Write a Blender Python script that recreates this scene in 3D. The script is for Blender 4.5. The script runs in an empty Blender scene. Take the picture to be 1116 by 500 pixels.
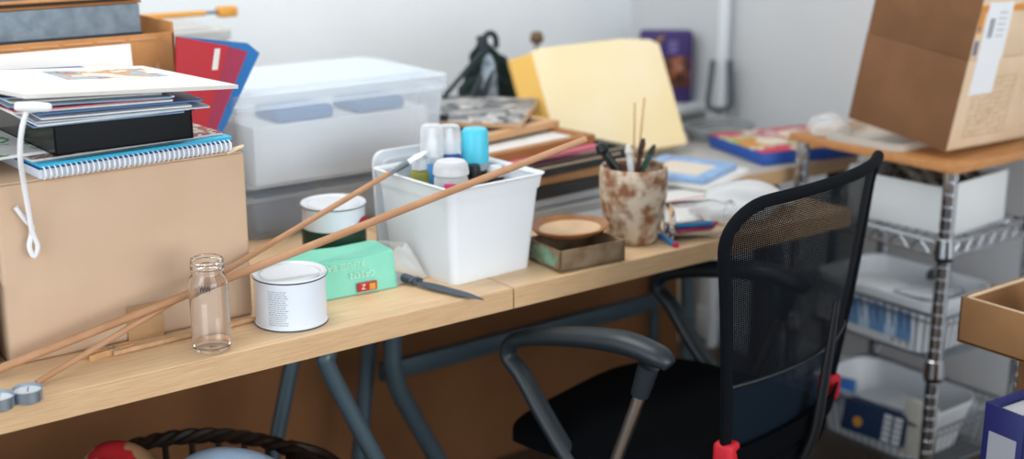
import bpy, bmesh, math, random
from math import sin, cos, pi, radians as R
from mathutils import Vector, Matrix
random.seed(4)
S = bpy.context.scene
COL = S.collection
DESK = .73

# ---------------------------------------------------------------- materials
def lin(c):
    c = c / 255
    return c / 12.92 if c <= .04045 else ((c + .055) / 1.055) ** 2.4
def rgb(h):
    return (lin(int(h[0:2], 16)), lin(int(h[2:4], 16)), lin(int(h[4:6], 16)), 1)
MATS = {}
def mat(name, h, rough=.6, metal=0, var=0, scale=20, h2=None, bump=0, bscale=150, spec=.5, stretch=None, trans=0, ior=1.45, alpha=1, emit=0, cut=None):
    if name in MATS: return MATS[name]
    m = bpy.data.materials.new(name); m.use_nodes = True
    nt = m.node_tree; n = nt.nodes; L = nt.links
    b = n['Principled BSDF']
    b.inputs['Base Color'].default_value = rgb(h)
    b.inputs['Roughness'].default_value = rough
    b.inputs['Metallic'].default_value = metal
    b.inputs['Specular IOR Level'].default_value = spec
    b.inputs['Transmission Weight'].default_value = trans
    b.inputs['IOR'].default_value = ior
    b.inputs['Alpha'].default_value = alpha
    tc = n.new('ShaderNodeTexCoord'); mp = n.new('ShaderNodeMapping')
    L.new(tc.outputs['Object'], mp.inputs['Vector'])
    if stretch: mp.inputs['Scale'].default_value = stretch
    if h2 or var:
        no = n.new('ShaderNodeTexNoise'); no.inputs['Scale'].default_value = scale
        no.inputs['Detail'].default_value = 5
        L.new(mp.outputs[0], no.inputs['Vector'])
        cr = n.new('ShaderNodeValToRGB')
        c1 = rgb(h)
        c2 = rgb(h2) if h2 else tuple(max(0, x * (1 - var)) for x in c1[:3]) + (1,)
        lo, hi = cut or (.35, .65)
        cr.color_ramp.elements[0].position = lo; cr.color_ramp.elements[1].position = hi
        cr.color_ramp.elements[0].color = c2; cr.color_ramp.elements[1].color = c1
        L.new(no.outputs['Fac'], cr.inputs['Fac']); L.new(cr.outputs[0], b.inputs['Base Color'])
    if bump:
        nb = n.new('ShaderNodeTexNoise'); nb.inputs['Scale'].default_value = bscale
        L.new(tc.outputs['Object'], nb.inputs['Vector'])
        bu = n.new('ShaderNodeBump'); bu.inputs['Strength'].default_value = bump
        bu.inputs['Distance'].default_value = .004
        L.new(nb.outputs['Fac'], bu.inputs['Height']); L.new(bu.outputs[0], b.inputs['Normal'])
    MATS[name] = m
    return m

wall_m = mat('wall_paint', 'EEF3F6', .85, var=.05, scale=2, bump=.05, bscale=60)
rwall_m = mat('wall_paint_shaded', 'D5D7D9', .85, var=.05, scale=2, bump=.05, bscale=60)  # darker copy of the wall paint; the right wall's shade is in the colour
floor_m = mat('floor_vinyl', '5A4A3C', .6, var=.2, scale=8)
ceil_m = mat('ceiling_paint', 'E6E6E4', .9)
wood_m = mat('beech_laminate', 'DFC09A', .42, h2='D3B088', scale=9, stretch=(1.2, 14, 14), bump=.03, bscale=200)
wood_edge = mat('beech_edge', 'D2B088', .5, h2='C49E74', scale=12, stretch=(2, 20, 60))
card_m = mat('cardboard_pale', 'CBAF95', .85, h2='C3A68B', scale=6, bump=.1, bscale=60)
card_b = mat('cardboard_warm', 'C48A55', .8, h2='B27642', scale=14, bump=.12, bscale=50)
card_d = mat('cardboard_brown', '7A5436', .85, h2='6F4B2F', scale=10, bump=.08, bscale=120)
card_l = mat('cardboard_light', 'DCC3A6', .85, h2='D3B898', scale=10)
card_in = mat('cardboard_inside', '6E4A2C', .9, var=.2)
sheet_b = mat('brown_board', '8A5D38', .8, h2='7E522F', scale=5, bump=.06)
white_p = mat('white_plastic', 'E6EBF0', .38, var=.03, scale=5)
white_c = mat('white_card', 'ECEBE8', .7, var=.03, scale=8)
canvas_m = mat('canvas_white', 'D2CFCB', .85, bump=.25, bscale=900)
paper_m = mat('paper', 'E4E2DE', .8, var=.08, scale=30)
chrome = mat('chrome', 'C8CCD2', .16, 1)
steel = mat('steel', '9AA2AA', .3, 1)
tube_m = mat('grey_painted_tube', '50626C', .38, .3, var=.06, scale=20)
black_p = mat('black_plastic', '15191D', .42)
arm_m = mat('charcoal_arm_plastic', '20282D', .4)
seat_m = mat('black_fabric', '07090D', .95, spec=.08, bump=.6, bscale=900)
dkblue = mat('dark_blue_grey_plastic', '3F4C5A', .45, var=.15)
stick_m = mat('dowel_wood', 'B78B69', .65, h2='A97C58', scale=20, stretch=(1, 1, 1))
red_m = mat('red_fabric', 'C81D2C', .6, var=.1)
glass = mat('clear_glass', 'FFFFFF', .02, trans=1, ior=1.45)
def translucent(name, h, a, rough=.35):
    if name in MATS: return MATS[name]
    m = bpy.data.materials.new(name); m.use_nodes = True
    nt = m.node_tree; n = nt.nodes; L = nt.links; b = n['Principled BSDF']
    b.inputs['Base Color'].default_value = rgb(h); b.inputs['Roughness'].default_value = rough
    t = n.new('ShaderNodeBsdfTransparent'); mx = n.new('ShaderNodeMixShader')
    fr = n.new('ShaderNodeLayerWeight'); fr.inputs['Blend'].default_value = .35
    ma = n.new('ShaderNodeMapRange'); ma.inputs['To Min'].default_value = a; ma.inputs['To Max'].default_value = min(1, a + .45)
    L.new(fr.outputs['Facing'], ma.inputs['Value']); L.new(ma.outputs[0], mx.inputs[0])
    L.new(t.outputs[0], mx.inputs[1]); L.new(b.outputs[0], mx.inputs[2])
    L.new(mx.outputs[0], n['Material Output'].inputs['Surface'])
    MATS[name] = m; return m
tote_m = translucent('frosted_tote', 'E6F0FA', .20)
clear_m = translucent('clear_plastic', 'EEF4F8', .16, .15)
cling_m = translucent('crinkled_clear_film', 'F2F5F6', .24, .08)

def stripes(name, h1, h2, scale, axis, rough=.6, band=.5):
    """stripes across an axis: fine print lines, coil pattern, page edges"""
    m = mat(name, h1, rough); nt = m.node_tree; n = nt.nodes; L = nt.links
    tc = n.new('ShaderNodeTexCoord'); sp = n.new('ShaderNodeSeparateXYZ'); L.new(tc.outputs['Object'], sp.inputs[0])
    mu = n.new('ShaderNodeMath'); mu.operation = 'MULTIPLY'; mu.inputs[1].default_value = scale
    fr = n.new('ShaderNodeMath'); fr.operation = 'FRACT'; lt = n.new('ShaderNodeMath'); lt.operation = 'LESS_THAN'; lt.inputs[1].default_value = band
    L.new(sp.outputs[axis], mu.inputs[0]); L.new(mu.outputs[0], fr.inputs[0]); L.new(fr.outputs[0], lt.inputs[0])
    mx = n.new('ShaderNodeMix'); mx.data_type = 'RGBA'
    mx.inputs[6].default_value = rgb(h1); mx.inputs[7].default_value = rgb(h2)
    L.new(lt.outputs[0], mx.inputs[0]); L.new(mx.outputs[2], n['Principled BSDF'].inputs['Base Color'])
    return m
def patches(name, cols, scale, rough=.5):
    """voronoi colour patches: printed pictures on covers"""
    m = mat(name, cols[0], rough); nt = m.node_tree; n = nt.nodes; L = nt.links
    tc = n.new('ShaderNodeTexCoord'); no = n.new('ShaderNodeTexNoise'); no.inputs['Scale'].default_value = scale; no.inputs['Detail'].default_value = 3
    L.new(tc.outputs['Object'], no.inputs['Vector'])
    cr = n.new('ShaderNodeValToRGB'); cr.color_ramp.interpolation = 'CONSTANT'
    k = len(cols)
    cr.color_ramp.elements[0].position = 0; cr.color_ramp.elements[0].color = rgb(cols[0])
    cr.color_ramp.elements[1].position = .36 + .28 / (k - 1) * .5; cr.color_ramp.elements[1].color = rgb(cols[1])
    for i in range(2, k):
        e = cr.color_ramp.elements.new(.36 + .28 * i / k); e.color = rgb(cols[i])
    L.new(no.outputs['Fac'], cr.inputs['Fac']); L.new(cr.outputs[0], n['Principled BSDF'].inputs['Base Color'])
    return m

# ---------------------------------------------------------------- mesh helpers
def BM(): return bmesh.new()
def bx(bm, lo, hi, bev=0, mtx=None, seg=2):
    """box between two corners, optionally bevelled and transformed"""
    t = bmesh.new(); bmesh.ops.create_cube(t, size=1)
    for v in t.verts: v.co = Vector([lo[i] + (v.co[i] + .5) * (hi[i] - lo[i]) for i in range(3)])
    if bev: bmesh.ops.bevel(t, geom=t.edges[:], offset=bev, segments=seg, profile=.5, affect='EDGES')
    merge(bm, t, mtx)
def merge(bm, t, mtx=None):
    if mtx is not None: t.transform(mtx)
    me = bpy.data.meshes.new('tmp'); t.to_mesh(me); t.free(); bm.from_mesh(me); bpy.data.meshes.remove(me)
def rbox(bm, w, d, z0, z1, r, w2=None, d2=None, seg=5, cx=0, cy=0, thick=0, mtx=None, lean=0):
    """box with rounded vertical corners, taper from (w,d) at z0 to (w2,d2) at z1; thick>0 makes it an open tub"""
    w2 = w2 or w; d2 = d2 or d
    def ring(w, d, r, z):
        pts = []
        for qx, qy, a0 in ((1, 1, 0), (-1, 1, 90), (-1, -1, 180), (1, -1, 270)):
            for i in range(seg + 1):
                a = R(a0 + 90 * i / seg)
                pts.append(Vector((cx + qx * (w / 2 - r) + r * cos(a), cy + qy * (d / 2 - r) + r * sin(a), z)))
        return pts
    t = bmesh.new()
    rings = [ring(w, d, r, z0), ring(w2, d2, r, z1)]
    if thick: rings += [ring(w2 - 2 * thick, d2 - 2 * thick, max(.001, r - thick), z1), ring(w - 2 * thick, d - 2 * thick, max(.001, r - thick), z0 + thick)]
    vs = [[t.verts.new(p) for p in rg] for rg in rings]
    k = len(vs[0])
    for a, b in zip(vs[:-1], vs[1:]):
        for i in range(k): t.faces.new((a[i], a[(i + 1) % k], b[(i + 1) % k], b[i]))
    t.faces.new(vs[0][::-1]); t.faces.new(vs[-1])
    merge(bm, t, mtx)
def lathe(bm, prof, seg=32, mtx=None, cap=True, closed=False):
    t = bmesh.new()
    rs = [[t.verts.new((max(r, 1e-5) * cos(2 * pi * i / seg), max(r, 1e-5) * sin(2 * pi * i / seg), z)) for i in range(seg)] for r, z in prof]
    pr = list(zip(rs[:-1], rs[1:]))
    if closed: pr.append((rs[-1], rs[0]))
    for a, b in pr:
        for i in range(seg): t.faces.new((a[i], a[(i + 1) % seg], b[(i + 1) % seg], b[i]))
    if cap and not closed: t.faces.new(rs[0][::-1]); t.faces.new(rs[-1])
    merge(bm, t, mtx)
def spline(pts, n=8):
    P = [Vector(p) for p in pts]; out = []
    for i in range(len(P) - 1):
        p0 = P[max(i - 1, 0)]; p1 = P[i]; p2 = P[i + 1]; p3 = P[min(i + 2, len(P) - 1)]
        for k in range(n):
            t = k / n
            out.append(.5 * ((2 * p1) + (p2 - p0) * t + (2 * p0 - 5 * p1 + 4 * p2 - p3) * t * t + (3 * p1 - p0 - 3 * p2 + p3) * t ** 3))
    out.append(P[-1]); return out
def tube(bm, pts, rad, seg=10, sm=0, flat=1, loop=False):
    """tube along points; rad may be a list; flat squashes the section; loop closes it"""
    P = [Vector(p) for p in pts]
    if sm:
        if isinstance(rad, (list, tuple)):
            rr = []
            for i in range(len(P) - 1):
                for k in range(sm): rr.append(rad[i] + (rad[i + 1] - rad[i]) * k / sm)
            rad = rr + [rad[-1]]
        P = spline(P, sm)
    n = len(P)
    if not isinstance(rad, (list, tuple)): rad = [rad] * n
    rs = []; up = None
    for i in range(n):
        if loop: d = P[(i + 1) % n] - P[i - 1]
        else: d = P[min(i + 1, n - 1)] - P[max(i - 1, 0)]
        if d.length < 1e-9: d = Vector((0, 0, 1))
        d.normalize()
        if up is None:
            up = Vector((0, 0, 1)) if abs(d.z) < .95 else Vector((0, 1, 0))
        up = (up - d * up.dot(d)); up = up.normalized() if up.length > 1e-6 else d.orthogonal().normalized()
        s = d.cross(up)
        rs.append([bm.verts.new(P[i] + (s * cos(2 * pi * k / seg) + up * sin(2 * pi * k / seg) * flat) * rad[i]) for k in range(seg)])
    rng = range(n if loop else n - 1)
    for i in rng:
        a, b = rs[i], rs[(i + 1) % n]
        for k in range(seg): bm.faces.new((a[k], a[(k + 1) % seg], b[(k + 1) % seg], b[k]))
    if not loop: bm.faces.new(rs[0][::-1]); bm.faces.new(rs[-1])
def prism(bm, poly, z0, z1, mtx=None):
    t = bmesh.new()
    a = [t.verts.new((x, y, z0)) for x, y in poly]; b = [t.verts.new((x, y, z1)) for x, y in poly]; n = len(a)
    t.faces.new(a[::-1]); t.faces.new(b)
    for i in range(n): t.faces.new((a[i], a[(i + 1) % n], b[(i + 1) % n], b[i]))
    merge(bm, t, mtx)
def obj(name, bm, m, parent=None, label=None, loc=None, rot=None, smooth=35):
    bmesh.ops.recalc_face_normals(bm, faces=bm.faces[:])
    me = bpy.data.meshes.new(name); bm.to_mesh(me); bm.free()
    for mm in (m if isinstance(m, (list, tuple)) else [m]): me.materials.append(mm)
    if smooth:
        for p in me.polygons: p.use_smooth = True
        me.set_sharp_from_angle(angle=R(smooth))
    o = bpy.data.objects.new(name, me); COL.objects.link(o)
    if parent: o.parent = parent
    if loc: o.location = loc
    if rot is not None: o.rotation_euler = rot if hasattr(rot, '__len__') else (0, 0, rot)
    if label: o['label'] = label
    return o
def tag(o, label, cat, group=None, kind=None):
    o['label'] = label; o['category'] = cat
    if group: o['group'] = group
    if kind: o['kind'] = kind
    return o
def thing(name, label, cat, loc=(0, 0, 0), rot=0, group=None):
    o = bpy.data.objects.new(name, None); COL.objects.link(o); o.empty_display_size = .05
    o.location = loc; o.rotation_euler = rot if hasattr(rot, '__len__') else (0, 0, rot)
    return tag(o, label, cat, group)
def structure(name, bm, m, parent=None):
    o = obj(name, bm, m, parent); o['kind'] = 'structure'; return o
def dup(root, loc, rot, label, group=None):
    r = root.copy(); COL.objects.link(r); r.location = loc; r.rotation_euler = rot if hasattr(rot, '__len__') else (0, 0, rot)
    r['label'] = label
    if group: r['group'] = group
    for ch in list(root.children):
        c = ch.copy(); COL.objects.link(c); c.parent = r
        for g in list(ch.children):
            d = g.copy(); COL.objects.link(d); d.parent = c
    return r
def text_bm(body, size, mtx, depth=.0002):
    cu = bpy.data.curves.new('t', 'FONT'); cu.body = body; cu.size = size; cu.extrude = depth; cu.align_x = 'CENTER'; cu.align_y = 'CENTER'
    o = bpy.data.objects.new('t', cu); COL.objects.link(o)
    dg = bpy.context.evaluated_depsgraph_get(); me = bpy.data.meshes.new_from_object(o.evaluated_get(dg))
    bm = bmesh.new(); bm.from_mesh(me); bm.transform(mtx)
    bpy.data.objects.remove(o); bpy.data.meshes.remove(me); bpy.data.curves.remove(cu)
    return bm
def T(x, y, z): return Matrix.Translation((x, y, z))
def RX(a): return Matrix.Rotation(R(a), 4, 'X')
def RY(a): return Matrix.Rotation(R(a), 4, 'Y')
def RZ(a): return Matrix.Rotation(R(a), 4, 'Z')

# camera constants of the real place: 1.42 m high, 15.5 deg down, desk runs 52.9 deg right of the view
FPX = 1450; PITCH = R(15.5); BETA = R(52.9); CZ = 1.42
def at(x, y, z):
    yy = (y - 250) / FPX; xx = (x - 558) / FPX
    f = cos(PITCH) - yy * sin(PITCH); t = (CZ - z) / (sin(PITCH) + yy * cos(PITCH))
    return Vector(((f * cos(BETA) + xx * sin(BETA)) * t, (f * sin(BETA) - xx * cos(BETA)) * t, z))

# ================================================================ ROOM
WB = 3.10; WR = 2.81
bm = BM(); bx(bm, (-2.2, -2.6, -.05), (WR + .1, WB + .1, 0)); structure('floor', bm, floor_m)
bm = BM(); bx(bm, (-2.2, WB, 0), (WR + .1, WB + .1, 2.6)); structure('wall_back', bm, wall_m)
bm = BM(); bx(bm, (WR, -2.6, 0), (WR + .1, WB, 2.6)); structure('wall_right', bm, rwall_m)
bm = BM(); bx(bm, (-2.2, -2.6, 2.6), (WR + .1, WB + .1, 2.68)); structure('ceiling', bm, ceil_m)
bm = BM(); bx(bm, (-2.2, WB - .015, 0), (WR - .015, WB, .1), .003); structure('baseboard_back', bm, white_p)
bm = BM(); bx(bm, (WR - .015, -2.6, 0), (WR, WB, .1), .003); structure('baseboard_right', bm, white_p)

# ledge in the corner, and the pipe with hanging cable
t = thing('wall_shelf', 'short white ledge in the corner carrying the purple pack', 'shelf', (2.68, 2.925, .702))
bm = BM(); bx(bm, (-.14, -.165, 0), (.128, .172, .025), .004); obj('shelf_board', bm, white_p, t)
bm = BM(); bx(bm, (.092, -.02, -.12), (.128, 0, 0), .002); bx(bm, (-.10, -.02, -.03), (.128, 0, 0), .002); obj('bracket', bm, white_p, t)
px_, py_ = 2.772, 2.665
t = thing('wall_pipe', 'white vertical pipe on the right wall near the corner', 'pipe', (px_, py_, 0))
bm = BM(); tube(bm, [(0, 0, 0), (0, 0, 2.6)], .017, 16); obj('pipe', bm, white_p, t)
for z in (.55, 1.5):
    bm = BM(); lathe(bm, [(.022, z - .015), (.025, z - .01), (.025, z + .01), (.022, z + .015)], 20); bx(bm, (.015, -.01, z - .01), (.037, .01, z + .01)); obj('clip', bm, white_p, t)
bm = BM(); lathe(bm, [(.018, .60), (.026, .61), (.026, .69), (.018, .70)], 20); obj('valve_collar', bm, mat('collar_grey', 'C0C4C8', .5), t)
bm = BM()
tube(bm, [(-.036, .004, .872), (-.042, .006, .80), (-.046, .006, .745), (-.034, -.008, .732), (-.010, -.026, .732), (.004, -.036, .745), (.002, -.034, .80), (.0, -.028, .872)], .0085, 10, 6)
o = obj('hanging_strap', bm, mat('grey_rubber', '59636B', .6), loc=(px_, py_, 0)); tag(o, 'dark grey strap looped round the white wall pipe', 'strap')

# ================================================================ TABLES
def table(name, x0, x1, y0, y1, label, legs, grp=None, bar=None, top=None):
    t = thing(name, label, 'table', ((x0 + x1) / 2, (y0 + y1) / 2, 0), 0, grp)
    cx, cy = (x0 + x1) / 2, (y0 + y1) / 2
    bm = BM(); bx(bm, (x0 - cx, y0 - cy + .003, DESK - .036), (x1 - cx, y1 - cy, DESK), .0012, seg=1); obj('tabletop', bm, top or wood_m, t)
    bm = BM(); bx(bm, (x0 - cx, y0 - cy, DESK - .036), (x1 - cx, y0 - cy + .003, DESK - .0008)); obj('edge_band', bm, wood_edge, t)
    for i, (pts, r) in enumerate(legs):
        bm = BM(); tube(bm, [(p[0] - cx, p[1] - cy, p[2]) for p in pts], r, 14, 8)
        lg = obj('leg', bm, tube_m, t)
        p = pts[0]
        bm = BM(); bx(bm, (p[0] - cx - r * 1.5, p[1] - cy - r * 1.5, p[2] - .05), (p[0] - cx + r * 1.5, p[1] - cy + r * 1.5, DESK - .036), .004); obj('leg_bracket', bm, black_p, lg)
    if bar:
        (a, b) = bar; bm = BM(); bx(bm, (a[0] - cx, a[1] - cy - .012, a[2] - .02), (b[0] - cx, a[1] - cy + .012, a[2] + .02), .004); obj('stretcher', bm, tube_m, t)
    return t
def bent(x, y, zb, sx, foot=.014):
    """front leg: short straight top then splayed down"""
    return [(x, y, .69), (x, y, zb + .05), (x + .004 * (1 if sx > 0 else -1), y, zb + .01), (x + sx * .5, y, (zb) * .5 + .01), (x + sx, y, 0.002)]
LT = 'desks along the wall'
table('desk', -.35, 1.28, 1.69, 2.46, 'beech desk under the large cardboard box and the glass jar', [
    (bent(1.025, 1.87, .57, .27), .0155), (bent(1.165, 2.2, .60, -.17), .0155),
    (bent(-.2, 1.87, .57, -.1), .0155), (bent(-.2, 2.3, .57, -.1), .0155)])
table('desk', 1.283, 2.155, 1.69, 2.46, 'beech desk on the right carrying the speckled pot and picture frames', [
    ([(1.315, 2.13, .69), (1.313, 2.13, .50), (1.316, 2.13, .43), (1.35, 2.13, .34), (1.53, 2.13, .002)], .019), ([(1.345, 2.25, .69), (1.335, 2.25, .5), (1.31, 2.25, .3), (1.27, 2.25, .002)], .0165),
    (bent(2.11, 1.85, .57, .03), .0165), (bent(2.11, 2.12, .57, .03), .0165)], bar=((1.34, 2.225, .395), (2.12, 2.225, .395)))
pale_top = mat('pale_grey_laminate', 'B9B6B0', .5, var=.05)
table('desk', -.35, 2.262, 2.47, 3.07, 'pale desk along the back wall behind the plastic storage boxes', [
    (bent(-.2, 2.6, .57, -.1), .0155), (bent(-.2, 2.98, .57, -.1), .0155), (bent(2.1, 2.6, .57, .05), .0155), (bent(2.1, 2.98, .57, .05), .0155)], top=pale_top)
table('side_table', 2.165, 2.60, 2.03, 2.46, 'small pale table beside the right desk under the red and blue book', [
    ([(2.30 + a, 2.07 + b, .69), (2.30 + a, 2.07 + b, .4), (2.30 + a, 2.07 + b, .002)], .012) for a in (0, .27) for b in (0, .35)], top=pale_top)

# brown sheet under the desks
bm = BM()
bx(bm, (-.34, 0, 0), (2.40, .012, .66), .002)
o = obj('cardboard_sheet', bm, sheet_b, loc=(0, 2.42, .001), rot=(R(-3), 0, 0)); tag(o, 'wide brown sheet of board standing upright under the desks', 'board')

# wicker basket
bw = mat('wicker_dark', '2E1C12', .6, h2='1A100B', scale=60)
t = thing('wicker_basket', 'dark brown wicker basket on the floor under the left desk', 'basket', (.775, 1.885, .0))
bm = BM()
for k in range(28):
    a = 2 * pi * k / 28
    tube(bm, [(.17 * cos(a), .19 * sin(a), .01), (.195 * cos(a), .215 * sin(a), .22), (.205 * cos(a), .228 * sin(a), .42)], .006, 6)
obj('upright_canes', bm, bw, t)
bm = BM()
for j in range(24):
    z = .015 + j * .0135; q = z / .42; 
    tube(bm, [((.172 + .034 * q + .004 * (-1) ** (k + j)) * cos(2 * pi * k / 56), (.192 + .036 * q + .004 * (-1) ** (k + j)) * sin(2 * pi * k / 56), z) for k in range(56)], .0062, 6, loop=True)
lathe(bm, [(.0, .004), (.17, .004), (.17, .012), (0, .012)], 32, cap=False)
obj('weave', bm, bw, t)
bm = BM()
for ph in (0, 2 * pi / 3, 4 * pi / 3):
    tube(bm, [((.208 + .007 * cos(14 * a + ph)) * cos(a), (.230 + .007 * cos(14 * a + ph)) * sin(a), .43 + .007 * sin(14 * a + ph)) for a in [2 * pi * k / 160 for k in range(160)]], .0075, 6, loop=True)
obj('rim', bm, bw, t)
bm = BM(); tube(bm, [(.20, -.10, .43), (.255, -.10, .41), (.27, -.04, .40), (.26, .04, .41), (.21, .07, .43)], .010, 8, 6); obj('handle', bm, bw, t)
# things in the basket
def blob(bm, w, d, h, seed, n=24, amp=.12, mtx=None, zb=.3):
    rnd = random.Random(seed); t = bmesh.new(); bmesh.ops.create_icosphere(t, subdivisions=4, radius=1)
    ph = [(rnd.uniform(2, 6), rnd.uniform(2, 6), rnd.uniform(2, 6), rnd.uniform(0, 6), rnd.uniform(.3, 1)) for _ in range(9)]
    for v in t.verts:
        c = v.co.copy(); s = sum(q[4] * sin(q[0] * c.x + q[1] * c.y + q[2] * c.z + q[3]) for q in ph) / 4
        c *= 1 + amp * s
        if c.z < -zb: c.z = -zb
        v.co = Vector((c.x * w / 2, c.y * d / 2, (c.z + zb) * h))
    merge(bm, t, mtx)
bm = BM(); blob(bm, .26, .22, .13, 3, amp=.1)
o = obj('folded_cloth', bm, mat('pale_blue_cloth', '93A9BE', .9, var=.15, scale=20), loc=(.80, 1.82, .345)); tag(o, 'pale blue cloth lying in the dark wicker basket', 'cloth')
bm = BM(); blob(bm, .17, .15, .1, 8, amp=.13)
o = obj('paper_bag', bm, mat('brown_red_print', 'A07A55', .8, h2='A81620', scale=11, cut=(.42, .44)), loc=(.68, 1.97, .375)); tag(o, 'crumpled brown paper bag with red print in the wicker basket', 'bag')

# ================================================================ BIG CARDBOARD BOX
def carton(t, w, d, h, m, thick=.004, bulge=.0, open_top=False):
    pass
t = thing('cardboard_box', 'large pale brown closed cardboard box carrying the stack of magazines', 'box', (.498, 1.83, DESK))
bm = BM()
bx(bm, (0, 0, 0), (.375, .30, .262), .006, seg=3)
bmesh.ops.subdivide_edges(bm, edges=[e for e in bm.edges if e.calc_length() > .2], cuts=6, use_grid_fill=True)
for v in bm.verts:
    x, y, z = v.co
    if z > .25 and .01 < x < .365 and .01 < y < .29: v.co.z += .002 * sin(x * 9)
    if y < .01 and .02 < x < .35 and .02 < z < .24: v.co.y -= .003 * sin(pi * x / .375) * sin(pi * z / .262)
obj('box_body', bm, card_m, t)
bm = BM()
bx(bm, (.006, -.0012, .262), (.369, .149, .2645), .001); bx(bm, (.006, .151, .262), (.369, .3, .2645), .001)
obj('top_flap', bm, card_m, t)
bm = BM()
tape = mat('packing_tape', 'B59068', .25)
bx(bm, (.17, -.0045, .0), (.225, -.0035, .055)); obj('tape_strip', bm, tape, t)
# torn corner piece
bm = BM(); prism(bm, [(0, 0), (.03, .004), (.034, .012), (.006, .02)], 0, .002, T(.345, -.004, .262) @ RY(-14)); obj('torn_edge', bm, card_l, t)
# second carton at the frame edge, left of the big one
t = thing('cardboard_box', 'brown cardboard box at the left edge beside the large pale box', 'box', (.20, 1.92, DESK))
bm = BM(); bx(bm, (0, 0, 0), (.275, .26, .255), .004); obj('box_body', bm, mat('cardboard_dull', '93775C', .85, var=.12, scale=8), t)
bm = BM(); bx(bm, (.002, .002, .255), (.273, .128, .258), .001); bx(bm, (.002, .132, .255), (.273, .258, .258), .001); obj('top_flap', bm, card_m, t)
# white bucket at the left edge
b0 = Vector((.445, 1.862))
t = thing('white_bucket', 'white plastic bucket cut by the left edge of the photo', 'bucket', (b0.x, b0.y, DESK))
bm = BM(); lathe(bm, [(.043, 0), (.050, .115), (.054, .115), (.054, .125), (.047, .125), (.041, .004)], 32); obj('bucket_body', bm, white_p, t)

# --- stack on the box. zt = running top
bt = DESK + .2648
a = R(4)
t = thing('spiral_notebook', 'white spiral notebook with blue cover edge at the bottom of the stack', 'notebook', (.560, 1.815, bt), R(3))
bm = BM(); bx(bm, (0, .006, .0005), (.297, .21, .014), .0006); obj('pages', bm, stripes('page_edges', 'DADFE6', 'B9C3D2', 900, 2), t)
bm = BM(); bx(bm, (-.001, .004, .014), (.298, .212, .0152), .0003); obj('cover', bm, mat('notebook_navy', '2B4C8C', .4), t)
bm = BM()
for k in range(38):
    x = .006 + k * .0077
    tube(bm, [(x, .007 + .0085 * cos(q), .0085 + .0085 * sin(q)) for q in [2 * pi * j / 14 for j in range(14)]], .0013, 6, loop=True)
c = obj('coil', bm, mat('white_coil', 'EDEFF2', .35), t); c['label'] = 'white wire coil'
def mag(label, x, y, z, rot, w=.21, d=.29, h=.004, cover=None, group=None, edge='E2E2E4', curl=0, name='magazine', cat='magazine', ty=0):
    t = thing(name, label, cat, (x, y, z), (0, R(ty), R(rot)), group)
    bm = BM(); bx(bm, (0, 0, 0), (w, d, h * .86), min(.0008, h * .2), seg=1)
    if curl:
        bmesh.ops.subdivide_edges(bm, edges=[e for e in bm.edges if e.calc_length() > .1], cuts=8, use_grid_fill=True)
        for v in bm.verts: v.co.z += curl * (v.co.x / w) ** 2 * 1
    obj('pages', bm, mat('pages_' + edge, edge, .8, var=.1, scale=60), t)
    bm = BM(); bx(bm, (-.0008, -.0008, h * .86), (w + .0008, d + .0008, h), .0002, seg=1)
    if curl:
        bmesh.ops.subdivide_edges(bm, edges=[e for e in bm.edges if e.calc_length() > .1], cuts=8, use_grid_fill=True)
        for v in bm.verts: v.co.z += curl * (v.co.x / w) ** 2 * 1
    obj('cover', bm, cover or paper_m, t)
    return t
z = bt + .0155
cy = mat('cyan_cover', '2FB6DE', .4); rc = patches('red_brown_cover', ['8E2A28', 'B9AFA6', '6C5648', '9C3A34', 'D8D0C8'], 22)
mag('magazine with a bright cyan edge on top of the spiral notebook', .562, 1.822, z, 3.5, .296, .205, .006, cy, edge='38B4D8'); z += .0063
mag('magazine with red and grey picture cover under the black tray', .556, 1.838, z, 4, .297, .20, .004, rc, edge='D9D3CC'); z += .0042
mag('white magazine with green title sticking out left under the black tray', .36, 1.852, z, 3, .29, .21, .005, patches('white_green_cover', ['E6E4E0', 'DCDCDA', '3F9460', 'E4E2DC'], 12)); z += .0053
# black tray
t = thing('black_tray', 'glossy black tray full of magazines in the stack on the box', 'tray', (.582, 1.815, z), R(1))
bm = BM(); w, d, h = .205, .29, .044
bx(bm, (-.0, 0, 0), (w, d, .003)); bx(bm, (0, 0, 0), (w, .003, h)); bx(bm, (0, d - .003, 0), (w, d, h)); bx(bm, (0, 0, 0), (.003, d, h)); bx(bm, (w - .003, 0, 0), (w, d, h))
obj('tray_body', bm, mat('gloss_black', '080B0E', .15, spec=.22), t)
bm = BM()
for q in ((-.003, -.003, w + .003, .001), (-.003, d - .001, w + .003, d + .003), (-.003, 0, .001, d), (w - .001, 0, w + .003, d)): bx(bm, (q[0], q[1], h - .003), (q[2], q[3], h), .0006)
obj('tray_rim', bm, mat('gloss_black', '080B0E', .15, spec=.22), t)
zt = z + .0445
cols = ['2A5E96', 'E8E6E4', '9FB4C6', 'D6D8DC', '325F8E', 'E6E4E0', 'B9333F', 'E9E9E7', '8FA6BA', 'D8D2CA', '27578F', 'EBEAE6', 'C9C0B4', 'A9322F']
names = ['blue covered', 'white covered', 'pale blue covered', 'light grey covered', 'dark blue covered', 'cream covered', 'red covered', 'plain white', 'dull blue covered', 'beige covered', 'navy covered', 'thin white', 'tan covered', 'brick red covered']
zz = z + .0035
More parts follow.
